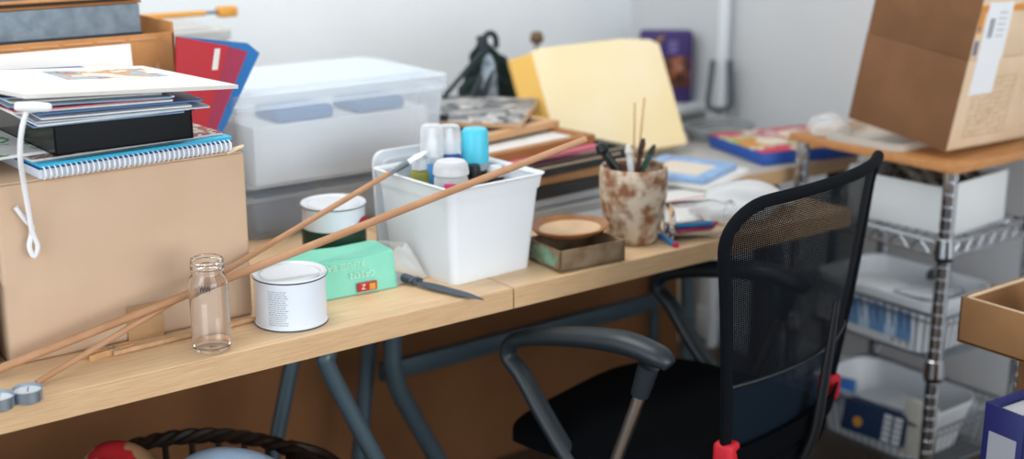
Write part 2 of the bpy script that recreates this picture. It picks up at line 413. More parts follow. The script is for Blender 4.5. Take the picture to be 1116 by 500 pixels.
# fill inside the tray (a block of paper sheets), then the loose magazines above
bm = BM(); bx(bm, (.01, .01, 0), (w - .01, d - .01, .0405), .001)
o = obj('paper_stack', bm, paper_m, loc=(.582, 1.815, z + .0033), rot=(0, 0, R(1))); tag(o, 'block of loose paper filling the black tray', 'paper')
rnd = random.Random(7); zz = zt
for k, (c_, nm) in enumerate(zip(cols[:11], names[:11])):
    h = .0023 + rnd.random() * .0012
    x = .565 + rnd.uniform(-.018, .012) - .004 * k; y = 1.800 + rnd.uniform(-.012, .014)
    w_ = .212 + .006 * (k % 3) + (.02 if k in (2, 4) else 0)
    ed = ['7FA0C4', 'E4E6E8', 'C9D4DF', 'E8E6E2', '5C86B4', 'EDEDEB', 'D27A80', 'F0F0EE', '8FACC8', 'E4E6E8', 'B8C6D4'][k]
    mag('%s magazine, %s in the pile above the black tray' % (nm, ['lowest', 'second lowest', 'third from the bottom', 'fourth from the bottom', 'fifth from the bottom', 'in the very middle', 'fifth from the top', 'fourth from the top', 'third from the top', 'second from the top', 'topmost'][k]),
        x, y, zz + w_ * sin(R(.28 * k)), rnd.uniform(-5, 5), w_, .28, h, mat('cover_' + c_, c_, .35), 'magazines above the black tray', edge=ed, ty=.28 * k)
    zz += h + .0003
# canvas board on top with picture
ca = math.atan2(1.665 - 1.752, .78 - .532)
t = thing('canvas_board', 'white canvas board with a small picture, topmost of the magazine stack', 'canvas board', (.527, 1.745, zz + .0165), (0, R(3.9), R(3)))
bm = BM(); prism(bm, [(0, 0), (.315, .01), (.285, .262), (-.06, .262)], 0, .0055); obj('board', bm, canvas_m, t)
bm = BM(); bx(bm, (.11, .13, .0055), (.265, .225, .0059)); obj('picture', bm, patches('landscape_picture', ['C9D6E2', 'D4C7B0', 'B88D62', '8FA9BD', 'A0482E', '7AA0A4'], 14), t)
ctop = zz + .006
# white string with toggle
t = thing('white_cord', 'white cord with a toggle hanging down the front of the box', 'cord', (0, 0, 0))
s0 = at(33, 118, zz - .006); s0.y -= .012
yq = 1.79
def on(x, y, yy):  # point on the vertical plane y=yy seen at a photo pixel (used for measuring only)
    a_ = at(x, y, 1.0); c_ = Vector((0, 0, CZ)); dd = a_ - c_; k = yy / dd.y; return c_ + dd * k
pp = [on(32, 112, 1.742), on(24, 140, 1.745), on(22, 170, 1.76), on(26, 200, 1.79), on(32, 235, 1.806), on(35, 252, 1.812), on(41, 268, 1.815), on(37, 279, 1.815), on(32, 268, 1.815), on(35, 248, 1.818), on(28, 240, 1.82), on(17, 226, 1.82)]
bm = BM(); tube(bm, pp, .0036, 8, 8); obj('cord', bm, mat('white_cotton', 'E9EAEC', .8, bump=.4, bscale=600), t)
q0 = on(16, 116, 1.737); q1 = on(56, 117, 1.735)
bm = BM(); tube(bm, [q0, q0 + (q1 - q0) * .1, q0 + (q1 - q0) * .5, q0 + (q1 - q0) * .9, q1], [.004, .006, .007, .006, .0035], 12, 4); obj('toggle', bm, white_p, t)

# ---- box behind with glue marks, grey case inside
t = thing('cardboard_box', 'open orange-brown cardboard box with torn tape marks behind the magazine stack', 'box', (.30, 2.25, DESK))
w, d, h = .65, .32, .415
bm = BM()
bx(bm, (0, 0, 0), (w, .005, h - .018), .001); bx(bm, (0, d - .005, 0), (w, d, h), .001); bx(bm, (0, 0, 0), (.005, d, h), .001); bx(bm, (w - .005, 0, 0), (w, d, h), .001); bx(bm, (0, 0, 0), (w, d, .005))
obj('box_body', bm, [card_b], t)
bm = BM(); rr = random.Random(5)
for k in range(16):
    x = .20 + rr.random() * .42; z0 = h - .03 - rr.random() * .05
    prism(bm, [(x, z0), (x + .010 * rr.random(), z0 - .02 - rr.random() * .03), (x + .0035 + .008 * rr.random(), z0 - .018), (x + .002 + rr.random() * .005, z0 + .004)], 0, .0006, Matrix(((1, 0, 0, 0), (0, 0, -1, -.0002), (0, 1, 0, 0), (0, 0, 0, 1))))
for k in range(7):
    x = .22 + k * .058
    prism(bm, [(x, h - .0265), (x + .05, h - .0275), (x + .048, h - .025), (x + .002, h - .0245)], 0, .0006, Matrix(((1, 0, 0, 0), (0, 0, -1, -.0002), (0, 1, 0, 0), (0, 0, 0, 1))))
_o = obj('tape_residue', bm, mat('torn_tape', 'D4A277', .35), t); _o['kind'] = 'stuff'
# filler inside so that the case has something to lie on
bm = BM(); bx(bm, (0, 0, 0), (.45, .29, .385), .003)
o = obj('storage_case', bm, mat('dark_case', '232E38', .6), loc=(.32, 2.265, DESK + .006)); tag(o, 'dark case filling the open orange-brown cardboard box', 'case')
gb = mat('grey_mottled', '8B99A5', .7, h2='76848F', scale=45)
gr = on(154, 28, 2.26)
t = thing('grey_book_box', 'mottled grey archive case lying in the open cardboard box', 'case', (gr.x - .47, 2.262, DESK + .40), 0)
bm = BM(); bx(bm, (0, 0, 0), (.47, .27, .050), .002); obj('case_body', bm, gb, t)
bm = BM(); bx(bm, (-.002, -.002, -.004), (.472, .272, 0), .001); obj('case_base', bm, mat('dark_navy', '22303C', .5), t)
z = DESK + .4505
for k, (c_, nm, dx, ro) in enumerate([('A9703C', 'orange-brown cardboard sheet lying on the grey case', .005, .8), ('3A2C22', 'dark thin board between the orange-brown sheets', -.02, 0), ('C08A58', 'upper orange-brown cardboard sheet above the dark board', .0, -1.2), ('5E7484', 'blue-grey folder on top of the cardboard sheets', -.03, .5), ('C9D2D9', 'pale grey folder topmost on the grey case', -.05, 1)]):
    bm = BM(); bx(bm, (0, 0, 0), (.47, .26, .005 if k < 3 else .009), .001)
    o = obj('flat_sheet' if k < 3 else 'folder', bm, mat('sheet_' + c_, c_, .7, var=.15, scale=30), loc=(gr.x - .47 + dx, 2.258, z), rot=R(ro)); tag(o, nm, 'sheet' if k < 3 else 'folder'); z += .0055 if k < 3 else .0095
# white card leaning in front of that box
pr = on(150, 70, 2.20)
bm = BM(); bx(bm, (-.38, 0, 0), (0, .004, .386), .0008)
o = obj('white_card', bm, white_c, loc=(pr.x, 2.185, DESK + .002), rot=(R(-6), 0, 0)); tag(o, 'white card leaning against the orange-brown cardboard box', 'card')

# ---- coloured folders standing behind the big box
def folder(c, x, y, lean, yaw, label, h=.31, wd=.23, tagd=False):
    t = thing('plastic_folder', label, 'folder', (x, y, DESK + .002), (0, R(lean), R(yaw)), 'upright coloured folders')
    bm = BM(); bx(bm, (-.0, 0, 0), (.004, wd, h), .001); bx(bm, (.0045, 0, 0), (.006, wd, h), .0005)
    bm2 = BM(); bx(bm2, (-.0005, -.001, 0), (.0065, .002, h), .001)
    m = mat('folder_' + c, c, .35)
    obj('cover', bm, m, t); obj('spine', bm2, m, t)
    if tagd:
        bm = BM(); bx(bm, (-.0012, .05, h - .07), (-.0006, .068, h - .02)); obj('price_sticker', bm, paper_m, t)
    return t
def folder2(c, pts, y0, depth, label, sticker=False):
    """a thin folder standing on its short edge: broad face towards the camera"""
    P = [on(px, py, y0) for px, py in pts]
    base = P[0]
    t = thing('plastic_folder', label, 'folder', (base.x, y0, DESK), 0, 'upright coloured folders')
    bm = BM()
    M_ = Matrix(((1, 0, 0, -base.x), (0, 0, 1, 0), (0, 1, 0, -DESK), (0, 0, 0, 1)))
    prism(bm, [(p.x, max(p.z, DESK + .002)) for p in P], 0, depth, M_)
    m = mat('folder_' + c, c, .4)
    obj('cover', bm, m, t)
    if sticker:
        s = [on(234, 53, y0), on(240, 53, y0), on(237, 76, y0), on(231, 76, y0)]
        bm = BM(); prism(bm, [(p.x, p.z) for p in s], -.0006, 0, M_); obj('price_sticker', bm, paper_m, t)
    return t
yF = 2.155
folder2('0A6FB8', [(196, 345), (228, 345), (240, 150), (283, 58), (270, 47), (196, 40)], yF + .030, .006, 'blue plastic folder rearmost of the upright folders')
folder2('A3214A', [(195, 345), (222, 345), (233, 150), (270, 56), (250, 51), (195, 41)], yF + .016, .006, 'magenta plastic folder between the red and blue folders')
folder2('B50F22', [(193, 345), (212, 345), (222, 150), (249, 50), (193, 40)], yF, .007, 'red plastic folder frontmost of the upright folders', True)

# ---- tall clear tote behind and brush on it
def tote(name, label, x, y, z, w, d, h, m, lidm, group=None, inner=None, lid_h=.022):
    t = thing(name, label, 'storage box', (x + w / 2, y + d / 2, z), 0, group)
    bm = BM(); rbox(bm, w * .9, d * .9, 0, h - lid_h, .02, w * .97, d * .97, thick=.0022); obj('tub', bm, m, t)
    bm = BM(); rbox(bm, w, d, h - lid_h - .006, h - lid_h * .3, .022); rbox(bm, w * .86, d * .86, h - lid_h * .3, h, .02, w * .82, d * .82)
    obj('lid', bm, lidm, t)
    bm = BM()
    for s in (-1, 1): bx(bm, (s * w * .5 - .006, -.035, h - .06), (s * w * .5 + .006, .035, h - .012), .003)
    obj('clip_handle', bm, lidm, t)
    return t
tote('storage_tote', 'tall clear plastic storage box at the back wall behind the folders', .86, 2.66, DESK, .40, .30, .345, translucent('hazy_tote', 'D2D3D1', .5), translucent('hazy_tote', 'D2D3D1', .5))
for k, (c_, nm, lo, hi) in enumerate([('3F6F9F', 'blue packet seen inside the tall clear storage box', (1.07, 2.72, DESK + .27), (1.19, 2.86, DESK + .315)), ('D8D2C4', 'cream parcel filling the tall clear storage box', (.90, 2.71, DESK + .004), (1.21, 2.90, DESK + .267))]):
    bm = BM(); bx(bm, (0, 0, 0), tuple(hi[i] - lo[i] for i in range(3)), .012, seg=3)
    o = obj('packet', bm, mat('packet_' + c_, c_, .6, var=.2), loc=lo); tag(o, nm, 'packet')
a0 = on(150, 11, 2.78); a1 = on(232, 9, 2.78); a2 = on(254, 7, 2.78)
t = thing('long_brush', 'long orange-handled brush lying on the tall clear storage box', 'brush', (a1.x, 2.78, DESK + .352))
org = mat('orange_handle', 'D8993F', .5)
zl = .012
bm = BM(); tube(bm, [(a0.x - a1.x - .1, 0, zl), (-.02, 0, zl)], [.008, .006], 10); obj('handle', bm, org, t)
bm = BM(); tube(bm, [(-.02, 0, zl), (.012, 0, zl)], .004, 10); obj('ferrule', bm, steel, t)
bm = BM(); bx(bm, (.010, -.014, zl - .012), (.055, .014, zl + .012), .006, seg=3); obj('head', bm, org, t)

# ---- big totes
tote('storage_tote', 'lower translucent storage box behind the green-labelled tin', 1.04, 2.20, DESK, .44, .28, .104, tote_m, white_p if 0 else tote_m)
tote('storage_tote', 'upper translucent storage box with the wide lid beside the folders', 1.02, 2.17, DESK + .1045, .47, .30, .185, tote_m, tote_m, lid_h=.03)
bm = BM(); bx(bm, (0, 0, 0), (.385, .235, .110), .004)
o = obj('paper_parcel', bm, mat('white_paper_block', 'E8EBEE', .7), loc=(1.065, 2.193, DESK + .108)); tag(o, 'block of white paper inside the upper storage box', 'paper')
for (x, w_, c_, nm) in [(1.12, .12, '4F7FB8', 'blue packet on the paper block in the upper storage box'), (1.29, .11, '5A82B0', 'grey-blue packet at the right inside the upper storage box')]:
    bm = BM(); bx(bm, (0, 0, 0), (w_, .1, .025), .008, seg=3); o = obj('packet', bm, mat('pk' + c_, c_, .6), loc=(x, 2.20, DESK + .2185)); tag(o, nm, 'packet')
for (x, w_, c_, nm) in [(1.075, .145, '5E8FC4', 'blue packet in the lower storage box'), (1.23, .19, '9DB8D6', 'pale packet in the lower storage box')]:
    bm = BM(); bx(bm, (0, 0, 0), (w_, .20, .075), .012, seg=3); o = obj('packet', bm, mat('pk' + c_, c_, .6, var=.3, scale=15), loc=(x, 2.222, DESK + .004)); tag(o, nm, 'packet')

# ================================================================ FOREGROUND SMALL THINGS
def tin(name, label, c, r, h, lab_m, band=None):
    t = thing(name, label, 'tin', (c[0], c[1], DESK), R(20))
    bm = BM(); lathe(bm, [(0, 0), (r - .001, 0), (r + .0008, .0012), (r + .0008, .003), (r - .0008, .004), (r - .0008, h - .005), (r + .0002, h - .004)], 64, cap=False); obj('can_body', bm, lab_m, t)
    bm = BM(); lathe(bm, [(r - .001, h - .006), (r + .0012, h - .0045), (r + .0018, h - .002), (r + .0008, h), (r - .001, h - .0008), (r - .0035, h - .0035), (r - .006, h - .0035), (r - .0062, h - .0055), (r - .009, h - .0055), (r - .011, h - .0018), (0, h - .0018)], 64, cap=False); obj('lid', bm, mat('tin_white_lid', 'DCE1E6', .3), t)
    bm = BM(); tube(bm, [((r + .0012) * cos(2 * pi * k / 64), (r + .0012) * sin(2 * pi * k / 64), h - .0035) for k in range(64)], .0012, 6, loop=True)
    obj('rim_ring', bm, mat('tin_grey', '49525C', .35, .7), t); bm = BM()
    tube(bm, [((r + .0003) * cos(2 * pi * k / 64), (r + .0003) * sin(2 * pi * k / 64), .0012) for k in range(64)], .0011, 6, loop=True)
    obj('seam_ring', bm, mat('tin_grey', '49525C', .35, .7), t)
    return t
tc_ = at(318, 349, DESK)
t = tin('paint_tin', 'small white paint tin standing beside the glass jar', tc_, .0555, .080, mat('tin_label', 'DDE5EE', .35))
# fine print block on the label: rows of short grey dashes wrapped round the can
bm = BM(); rr = random.Random(2)
for j in range(17):
    z_ = .010 + j * .0033; x_ = 0
    while x_ < .028:
        l_ = .001 + rr.random() * .004
        a0_ = R(185) + x_ / .0555; a1_ = a0_ + l_ / .0555; q = .0552
        vs = [bm.verts.new((q * cos(a_), q * sin(a_), z__)) for a_, z__ in ((a0_, z_), (a1_, z_), (a1_, z_ + .0009), (a0_, z_ + .0009))]
        bm.faces.new(vs); x_ += l_ + .0012
obj('small_print', bm, mat('print_grey', '6E7884', .7), t)
tg = at(363, 283, DESK); tg = Vector((1.118, 2.000, DESK))
t = tin('paint_tin', 'paint tin with white top and dark green label behind the green bag', tg, .056, .112, mat('tin_label', 'DDE5EE', .35))
bm = BM(); lathe(bm, [(.0564, .006), (.0566, .007), (.0566, .068), (.0564, .069)], 64, cap=False); c = obj('green_label', bm, mat('dark_green_label', '0F3A28', .4), t); c['label'] = 'dark green paper label'
bm = BM()
for k in range(2):
    lathe(bm, [(.0, 0), (.011 - .004 * k, 0), (.011 - .004 * k, .0006 + .0003 * k), (0, .0006 + .0003 * k)], 24, RZ(-73) @ T(.0555, 0, .078) @ RY(90) @ Matrix.Scale(1.8, 4, (0, 1, 0)), cap=False)
obj('red_emblem', bm, mat('emblem_red', 'B0283A', .4), t)

# glass jar
jc = at(222, 377, DESK)
t = thing('glass_jar', 'empty clear glass jar standing on the desk edge', 'jar', (.757, 1.731, DESK))
bm = BM()
k = .0285
lathe(bm, [(0, 0.0015), (k * .75, 0), (k * .93, .001), (k, .006), (k, .112), (k * .97, .118), (k * .80, .126), (k * .78, .130), (k * .86, .132), (k * .86, .136), (k * .80, .138), (k * .86, .140), (k * .86, .144), (k * .80, .146), (k * .84, .149), (k * .80, .1515),
           (k * .72, .151), (k * .70, .127), (k * .88, .117), (k * .925, .11), (k * .925, .009), (k * .8, .0055), (0, .005)], 48, T(0, 0, 0) @ Matrix.Diagonal((1, 1, .91, 1)), cap=False)
obj('jar_body', bm, glass, t)
bm = BM(); rr = random.Random(3)
for k_ in range(7):
    a_ = R(222) + k_ * .075; q = .02885; zc = .098 + .003 * (k_ % 2)
    vs = [bm.verts.new((q * cos(b_), q * sin(b_), z_)) for b_, z_ in ((a_, zc - .003), (a_ + .05, zc - .0015), (a_ + .05, zc + .004), (a_ + .01, zc + .003))]
    bm.faces.new(vs)
obj('ink_mark', bm, mat('ink_dark', '2A323C', .6), t)
# tealights
def tealight(px, py, label):
    p = at(px, py, DESK); t = thing('tealight', label, 'candle', p, 0, 'tealights at the left')
    bm = BM(); lathe(bm, [(0, 0), (.0175, 0), (.019, .0015), (.0195, .0165), (.0205, .0170), (.0200, .0176), (.0188, .0172), (.0180, .003), (0, .002)], 40, cap=False)
    obj('metal_cup', bm, mat('alu_cup', 'AEBBC8', .3, .75, var=.2, scale=60), t)
    bm = BM(); lathe(bm, [(0, .0022), (.0177, .0022), (.0182, .0135), (.010, .013), (0, .0125)], 32, cap=False); obj('wax', bm, mat('wax', 'D5DCE2', .5), t)
    bm = BM(); tube(bm, [(0, 0, .012), (.001, 0, .017), (.002, .001, .0185)], .0007, 6); obj('wick', bm, black_p, t)
tealight(31, 436, 'right-hand tealight of the two on the desk corner'); tealight(0, 444, 'left-hand tealight, cut by the photo edge')

# dowels
def rod(name, label, cat, P, r, m, sm=0):
    t0 = Vector(P[0]); bm = BM(); tube(bm, [Vector(p) - t0 for p in P], r, 12, sm); o = obj(name, bm, m, loc=t0); return tag(o, label, cat)
rod('wooden_dowel', 'long thick wooden stick passing behind the empty jar and over the white tub rim', 'stick', [(.44, 1.800, .7370), (.80, 1.759, .8215), (1.175, 1.715, .9085), (1.430, 1.685, .966)], [.0062, .0062, .0062, .0058], stick_m)
# flat tip piece
t = thing('long_paintbrush', 'long thin wooden brush propped behind the other stick against the tub corner', 'brush', (.503, 1.737, .7355))
e = Vector((1.158, 1.877, .909)) - Vector((.503, 1.737, .7355)); eN = e.normalized()
bm = BM(); tube(bm, [e * .0, e * .5, e * 1.0], [.0042, .005, .0045], 12); obj('handle', bm, stick_m, t)
bm = BM(); tube(bm, [e, e + eN * .045], [.0048, .006], 12); obj('ferrule', bm, steel, t)
bm = BM(); tube(bm, [e + eN * .045, e + eN * .07, e + eN * .10], [.006, .0085, .003], 12, 3, flat=.5); obj('bristles', bm, mat('white_bristle', 'E3E6E8', .7), t)
w1, w2 = at(122, 384, DESK + .004), at(292, 344, DESK + .004)
w1.y -= .006; w2.y = min(w2.y, 1.815)
rod('thin_dowel', 'short thin wooden stick lying along the foot of the large box', 'stick', [w1, w2], .0042, mat('stick_pale', 'C9A27C', .6, h2='B78C66', scale=50))
# clothes peg
pc = at(120, 386, DESK)
t = thing('clothes_peg', 'wooden clothes peg lying on the desk by the thin stick', 'peg', (pc.x, pc.y, DESK + .0002), R(8))
pegm = mat('peg_wood', 'D2A271', .6, var=.15, scale=60)
for s in (-1, 1):
    bm = BM(); prism(bm, [(-.036, .0065 * s), (-.036, .0098 * s), (-.01, .0062 * s), (.034, .0075 * s), (.036, .0045 * s), (.02, .0008 * s), (.004, .0008 * s), (-.006, .0022 * s)], 0, .009); obj('prong', bm, pegm, t)
bm = BM()
tube(bm, [(.003 + .0045 * cos(q), .0045 * sin(q), .0045 + .0009 * q / 3) for q in [i * .5 for i in range(40)]], .0007, 6)
tube(bm, [(.003, -.006, .0095), (.012, -.0075, .0098)], .0008, 6); tube(bm, [(.003, .006, .0095), (-.010, .0078, .0098)], .0008, 6)
obj('spring', bm, steel, t)

# ---- green refuse sack packet
t = thing('bag_packet', 'green packet of refuse bags in clear film behind the white tin', 'packet', (1.035, 1.868, DESK), R(-4))
bm = BM()
W_, D_, H_ = .205, .10, .062
blob_m = mat('sack_green', '86D6BE', .45, h2='74CAAF', scale=9, bump=.3, bscale=25)
rbox(bm, W_, D_, 0.001, H_, .010, W_ * .97, D_ * .80, seg=4)
bmesh.ops.subdivide_edges(bm, edges=[e_ for e_ in bm.edges if e_.calc_length() > .05], cuts=5, use_grid_fill=True)
for v in bm.verts:
    v.co.z *= 1 - .05 * (1 + sin(v.co.x * 38)) * .5 * (v.co.z > .02)
    v.co.y += .0008 * sin(v.co.x * 70 + v.co.z * 50)
obj('sack_roll', bm, blob_m, t, label='green film')
bm = BM(); prism(bm, [(-.034, .008), (.034, .008), (.030, .052), (-.030, .052)], 0, .0012, Matrix(((0, 0, 1, .1018), (1, 0, 0, 0), (0, 1, 0, 0), (0, 0, 0, 1)))); obj('folded_end', bm, mat('sack_green_dark', '43B18D', .45), t)
tm = mat('print_pale_green', 'B7E8D2', .5)
for body, sz, yy_, xx_ in (('GREEN', .021, .021, .04), ('REFUSE BAGS', .019, -.002, .018)):
    pass
# text lies on the sloping front/top, upside down
txt = text_bm('REFUSE BAGS', .0145, T(-.002, -.0442, .0510) @ RX(80) @ RZ(180))
m2 = text_bm('GREEN', .0145, T(.034, -.0492, .0340) @ RX(76) @ RZ(180)); merge(txt, m2)
obj('bag_print', txt, tm, t, smooth=0)
bm = BM(); bx(bm, (.022, -.0532, .005), (.058, -.0515, .020)); obj('red_patch', bm, mat('red_patch', 'B5231F', .5), t)
bm = BM(); bx(bm, (.044, -.0538, .006), (.055, -.0530, .017), .0003); m2 = text_bm('Z', .012, T(.033, -.0535, .0125) @ RX(90)); obj('patch_symbol', bm, mat('patch_gold', 'D99A3A', .5), t); obj('patch_letter', m2, mat('patch_white', 'F2F0EC', .5), t)
bm = BM()
for sd in (-1, 1):
    g = []
    for jj in range(15):
        row = []
        for ii in range(15):
            a_, b_ = ii / 14, jj / 14
            A = Vector((.096, sd * (.046 - .008 * b_), .002 + .060 * b_)); B = Vector((.166 - .022 * b_, -.028 + sd * .003 + .03 * b_, .002 + .056 * b_))
            p_ = A.lerp(B, a_); w_ = sin(pi * a_)
            p_ += Vector((0, .003 * w_ * sin(9 * b_ + 5 * a_ + sd), .0025 * w_ * b_ * sin(11 * a_ + 4 * b_)))
            row.append(bm.verts.new(p_))
        g.append(row)
    for jj in range(14):
        for ii in range(14): bm.faces.new((g[jj][ii], g[jj][ii + 1], g[jj + 1][ii + 1], g[jj + 1][ii]))
obj('clear_film', bm, cling_m, t, smooth=60)

# ---- knife
ka, kb = at(407, 296, DESK + .008), at(527, 326, DESK + .004)
kd = kb - ka; kang = math.atan2(kd.y, kd.x); kl = kd.length
t = thing('craft_knife', 'dark grey plastic knife lying in front of the white tub', 'knife', (ka.x, ka.y, DESK), kang)
bm = BM(); tube(bm, [(0, 0, .009), (.01, 0, .009), (.05, 0, .010), (.085, 0, .009), (.098, 0, .007)], [.006, .0095, .0105, .0085, .006], 14, 5, flat=.8); obj('handle', bm, mat('dark_handle', '343E49', .4), t)
bm = BM(); tube(bm, [(.094, 0, .007), (.104, 0, .007), (.13, 0, .0065), (kl - .04, 0, .005), (kl, 0, .003)], [.008, .0075, .0115, .010, .002], 12, 5, flat=.28); obj('blade', bm, dkblue, t)
bm = BM(); tube(bm, [(.088, -.0105, .009), (.095, 0, .0145), (.100, .0105, .009)], .0025, 8, 4); obj('collar', bm, dkblue, t)

# ---- white tub and lid
TB = Vector((1.288, 1.858)); tubrot = R(-1)
t = thing('white_tub', 'square white plastic tub holding paint bottles', 'tub', (TB.x, TB.y, DESK), R(3))
bm = BM(); rbox(bm, .172, .188, 0, .150, .014, .196, .212, thick=.0025, seg=6); obj('tub_body', bm, white_p, t)
bm = BM(); rbox(bm, .200, .216, .146, .170, .016, .208, .224, seg=6, thick=0)
bm.free(); bm = BM()
def ringbox(bm, w, d, r, z0, z1, th, seg=6):
    t = bmesh.new(); rr_ = []
    for (ww, dd, r_, z_) in ((w, d, r, z0), (w + .006, d + .006, r, z1), (w + .006 - 2 * th, d + .006 - 2 * th, r - th, z1), (w - 2 * th, d - 2 * th, r - th, z0)):
        pts = []
        for qx, qy, a0 in ((1, 1, 0), (-1, 1, 90), (-1, -1, 180), (1, -1, 270)):
            for i in range(seg + 1):
                a = R(a0 + 90 * i / seg); pts.append(t.verts.new((qx * (ww / 2 - r_) + r_ * cos(a), qy * (dd / 2 - r_) + r_ * sin(a), z_)))
        rr_.append(pts)
    n_ = len(rr_[0])
    for j in range(4):
        a, b = rr_[j], rr_[(j + 1) % 4]
        for i in range(n_): t.faces.new((a[i], a[(i + 1) % n_], b[(i + 1) % n_], b[i]))
    merge(bm, t)
ringbox(bm, .202, .218, .016, .146, .168, .005); ringbox(bm, .210, .226, .018, .166, .171, .008)
obj('tub_rim', bm, white_p, t)
lc = at(402, 292, DESK)
t = thing('tub_lid', 'square white lid standing upright behind the tub', 'lid', (1.205, 1.985, DESK + .001), (R(-4), 0, R(0)))
bm = BM(); M_ = T(.10, 0, .001) @ RX(90)
rbox(bm, .215, .19, 0, .006, .022, cx=0, cy=.095, mtx=M_)
rbox(bm, .22, .19, .004, .010, .024, cx=0, cy=.095, mtx=M_); obj('lid_panel', bm, white_p, t)
bm = BM(); rbox(bm, .19, .16, .010, .0125, .018, cx=0, cy=.095, mtx=M_); obj('lid_recess', bm, white_p, t)

# ---- bottles in the tub
def bottle(x, y, label, r, h, body, cap, cap_h, cap_r=None, band=None, capclear=False, name='paint_bottle', nozzle=False, tilt=(0, 0)):
    t = thing(name, label, 'bottle', (x, y, DESK + .004), (R(tilt[0]), R(tilt[1]), 0), 'bottles in the white tub')
    bm = BM(); lathe(bm, [(0, 0), (r * .93, 0), (r, .003), (r, h - .006), (r * .9, h), (r * .6, h + .003), (0, h + .003)], 28, cap=False); obj('bottle_body', bm, body, t)
    cr = cap_r or r * .8
    bm = BM(); z0 = h + .0032; lathe(bm, [(0, z0), (cr * 1.03, z0), (cr, z0 + .01), (cr * .96, z0 + cap_h - .006), (cr * .8, z0 + cap_h), (0, z0 + cap_h)], 28, cap=False); obj('cap', bm, cap, t)
    if band:
        bm = BM(); lathe(bm, [(r + .0004, band[1]), (r + .0009, band[1] + .001), (r + .0009, band[2]), (r + .0004, band[2] + .001)], 28, cap=False); obj('label_band', bm, band[0], t)
    if nozzle:
        bm = BM(); lathe(bm, [(0, z0 - .002), (cr * .45, z0), (cr * .45, z0 + cap_h * .45), (cr * .25, z0 + cap_h * .6), (cr * .25, z0 + cap_h * .85), (0, z0 + cap_h * .85)], 18, cap=False); obj('spray_nozzle', bm, white_p, t)
    return t
cl = translucent('clear_cap', 'EDF2F6', .30, .1); hz = translucent('hazy_pot', 'E4E4E4', .55, .3)
blue_b = mat('deep_blue', '1B4F9A', .3); bk = black_p
bottle(1.243, 1.815, 'hazy wide pot with pink inside at the left of the tub', .029, .172, hz, hz, .022, .030, None)
bottle(1.238, 1.872 + .03, 'yellow-green labelled bottle at the back left of the tub', .018, .165, mat('bot_olive', '9EA04A', .4), white_p, .018)
bottle(1.262, 1.90, 'blue labelled spray bottle with a tall clear cap at the back', .021, .188, translucent('bot_clear', 'DDE6EE', .55, .1), cl, .052, .021, (mat('bot_blue', '3C8CC4', .4), .10, .178), nozzle=True)
bottle(1.302, 1.905, 'dark blue spray bottle with a clear cap, middle of the tub', .0205, .186, blue_b, cl, .048, .0205, (mat('dkbl2', '15294E', .4), .09, .165), nozzle=True)
bottle(1.345, 1.888, 'bottle with a fat cyan cap at the right of the tub', .021, .166, mat('bot_white', 'D8DCE0', .4), mat('cyan_cap', '4DC4DE', .35), .060, .025, (bk, .10, .155))
bottle(1.318, 1.855, 'short black paint bottle in the middle of the tub', .017, .150, bk, bk, .020)
bottle(1.285, 1.845, 'black topped white paint bottle near the front rim of the tub', .016, .142, mat('bot_white', 'D8DCE0', .4), bk, .022)
bottle(1.355, 1.838, 'small black bottle in the right front corner of the tub', .016, .148, bk, mat('bot_white', 'D8DCE0', .4), .018)
bottle(1.27, 1.80, 'navy bottle low against the front of the tub', .015, .135, blue_b, bk, .018)
bm = BM(); lathe(bm, [(0, 0), (.012, 0), (.013, .012), (.009, .018), (0, .019)], 20, cap=False)
o = obj('pink_cap', bm, mat('pink_cap', 'D8447C', .4), loc=(1.243, 1.815, DESK + .1225 + .0), rot=0); bpy.data.objects.remove(o)
t_ = [q for q in bpy.data.objects if q.get('label', '').startswith('hazy wide pot')][0]
bm = BM(); bx(bm, (-.010, -.0305, .150), (.010, -.0265, .164), .0015, RZ(-38)); obj('pink_plug', bm, mat('pink_cap', 'D8447C', .4), t_)

# ================================================================ PICTURE FRAMES PILE
def frame(label, x, y, z, rot, w, d, h, m, border=.022, inner=None, tilt=0, name='picture_frame', cat='picture frame', group='frames stacked behind the tub'):
    t = thing(name, label, cat, (x, y, z), (R(tilt), 0, R(rot)), group)
    bm = BM()
    for q in ((0, 0, w, border), (0, d - border, w, d), (0, border, border, d - border), (w - border, border, w, d - border)): bx(bm, (q[0], q[1], 0), (q[2], q[3], h), .0012, seg=1)
    obj('moulding', bm, m, t)
    bm = BM(); bx(bm, (border - .001, border - .001, h * .25), (w - border + .001, d - border + .001, h * .6)); obj('panel', bm, inner or paper_m, t)
    return t
fb = mat('frame_black', '14181C', .3); fw = mat('frame_wood', 'B88A5E', .55, h2='A3754B', scale=20); fpink = mat('pink_edge', 'D77488', .6)
fbrown = mat('frame_brown', 'A8703F', .5, var=.15); grey_in = mat('frame_glass_grey', '70777C', .2)
X0, Y0 = 1.49, 1.995
z = DESK + .0005
fr_list = [
 ('grey picture frame, lowest of the pile behind the tub', 0, 0, -2, .32, .25, .022, mat('frame_grey', 'A8A8A8', .4)),
 ('white-edged frame second from the bottom of the pile', .015, .01, 3, .27, .24, .018, mat('frame_silver', 'B9BDC0', .35)),
 ('thick black frame in the lower part of the pile', -.01, 0, 4, .32, .24, .026, fb),
 ('light wooden frame between the two black frames', .0, .012, 2, .315, .23, .020, fw),
 ('black frame with beige bead edging jutting out to the right', .03, -.005, 5, .335, .23, .026, fb),
 ('pink-edged board above the black beaded frame', -.03, .02, 5, .315, .23, .009, fpink),
 ('brown wooden frame with pale panel near the top', -.02, .03, 7, .31, .22, .018, fbrown),
]
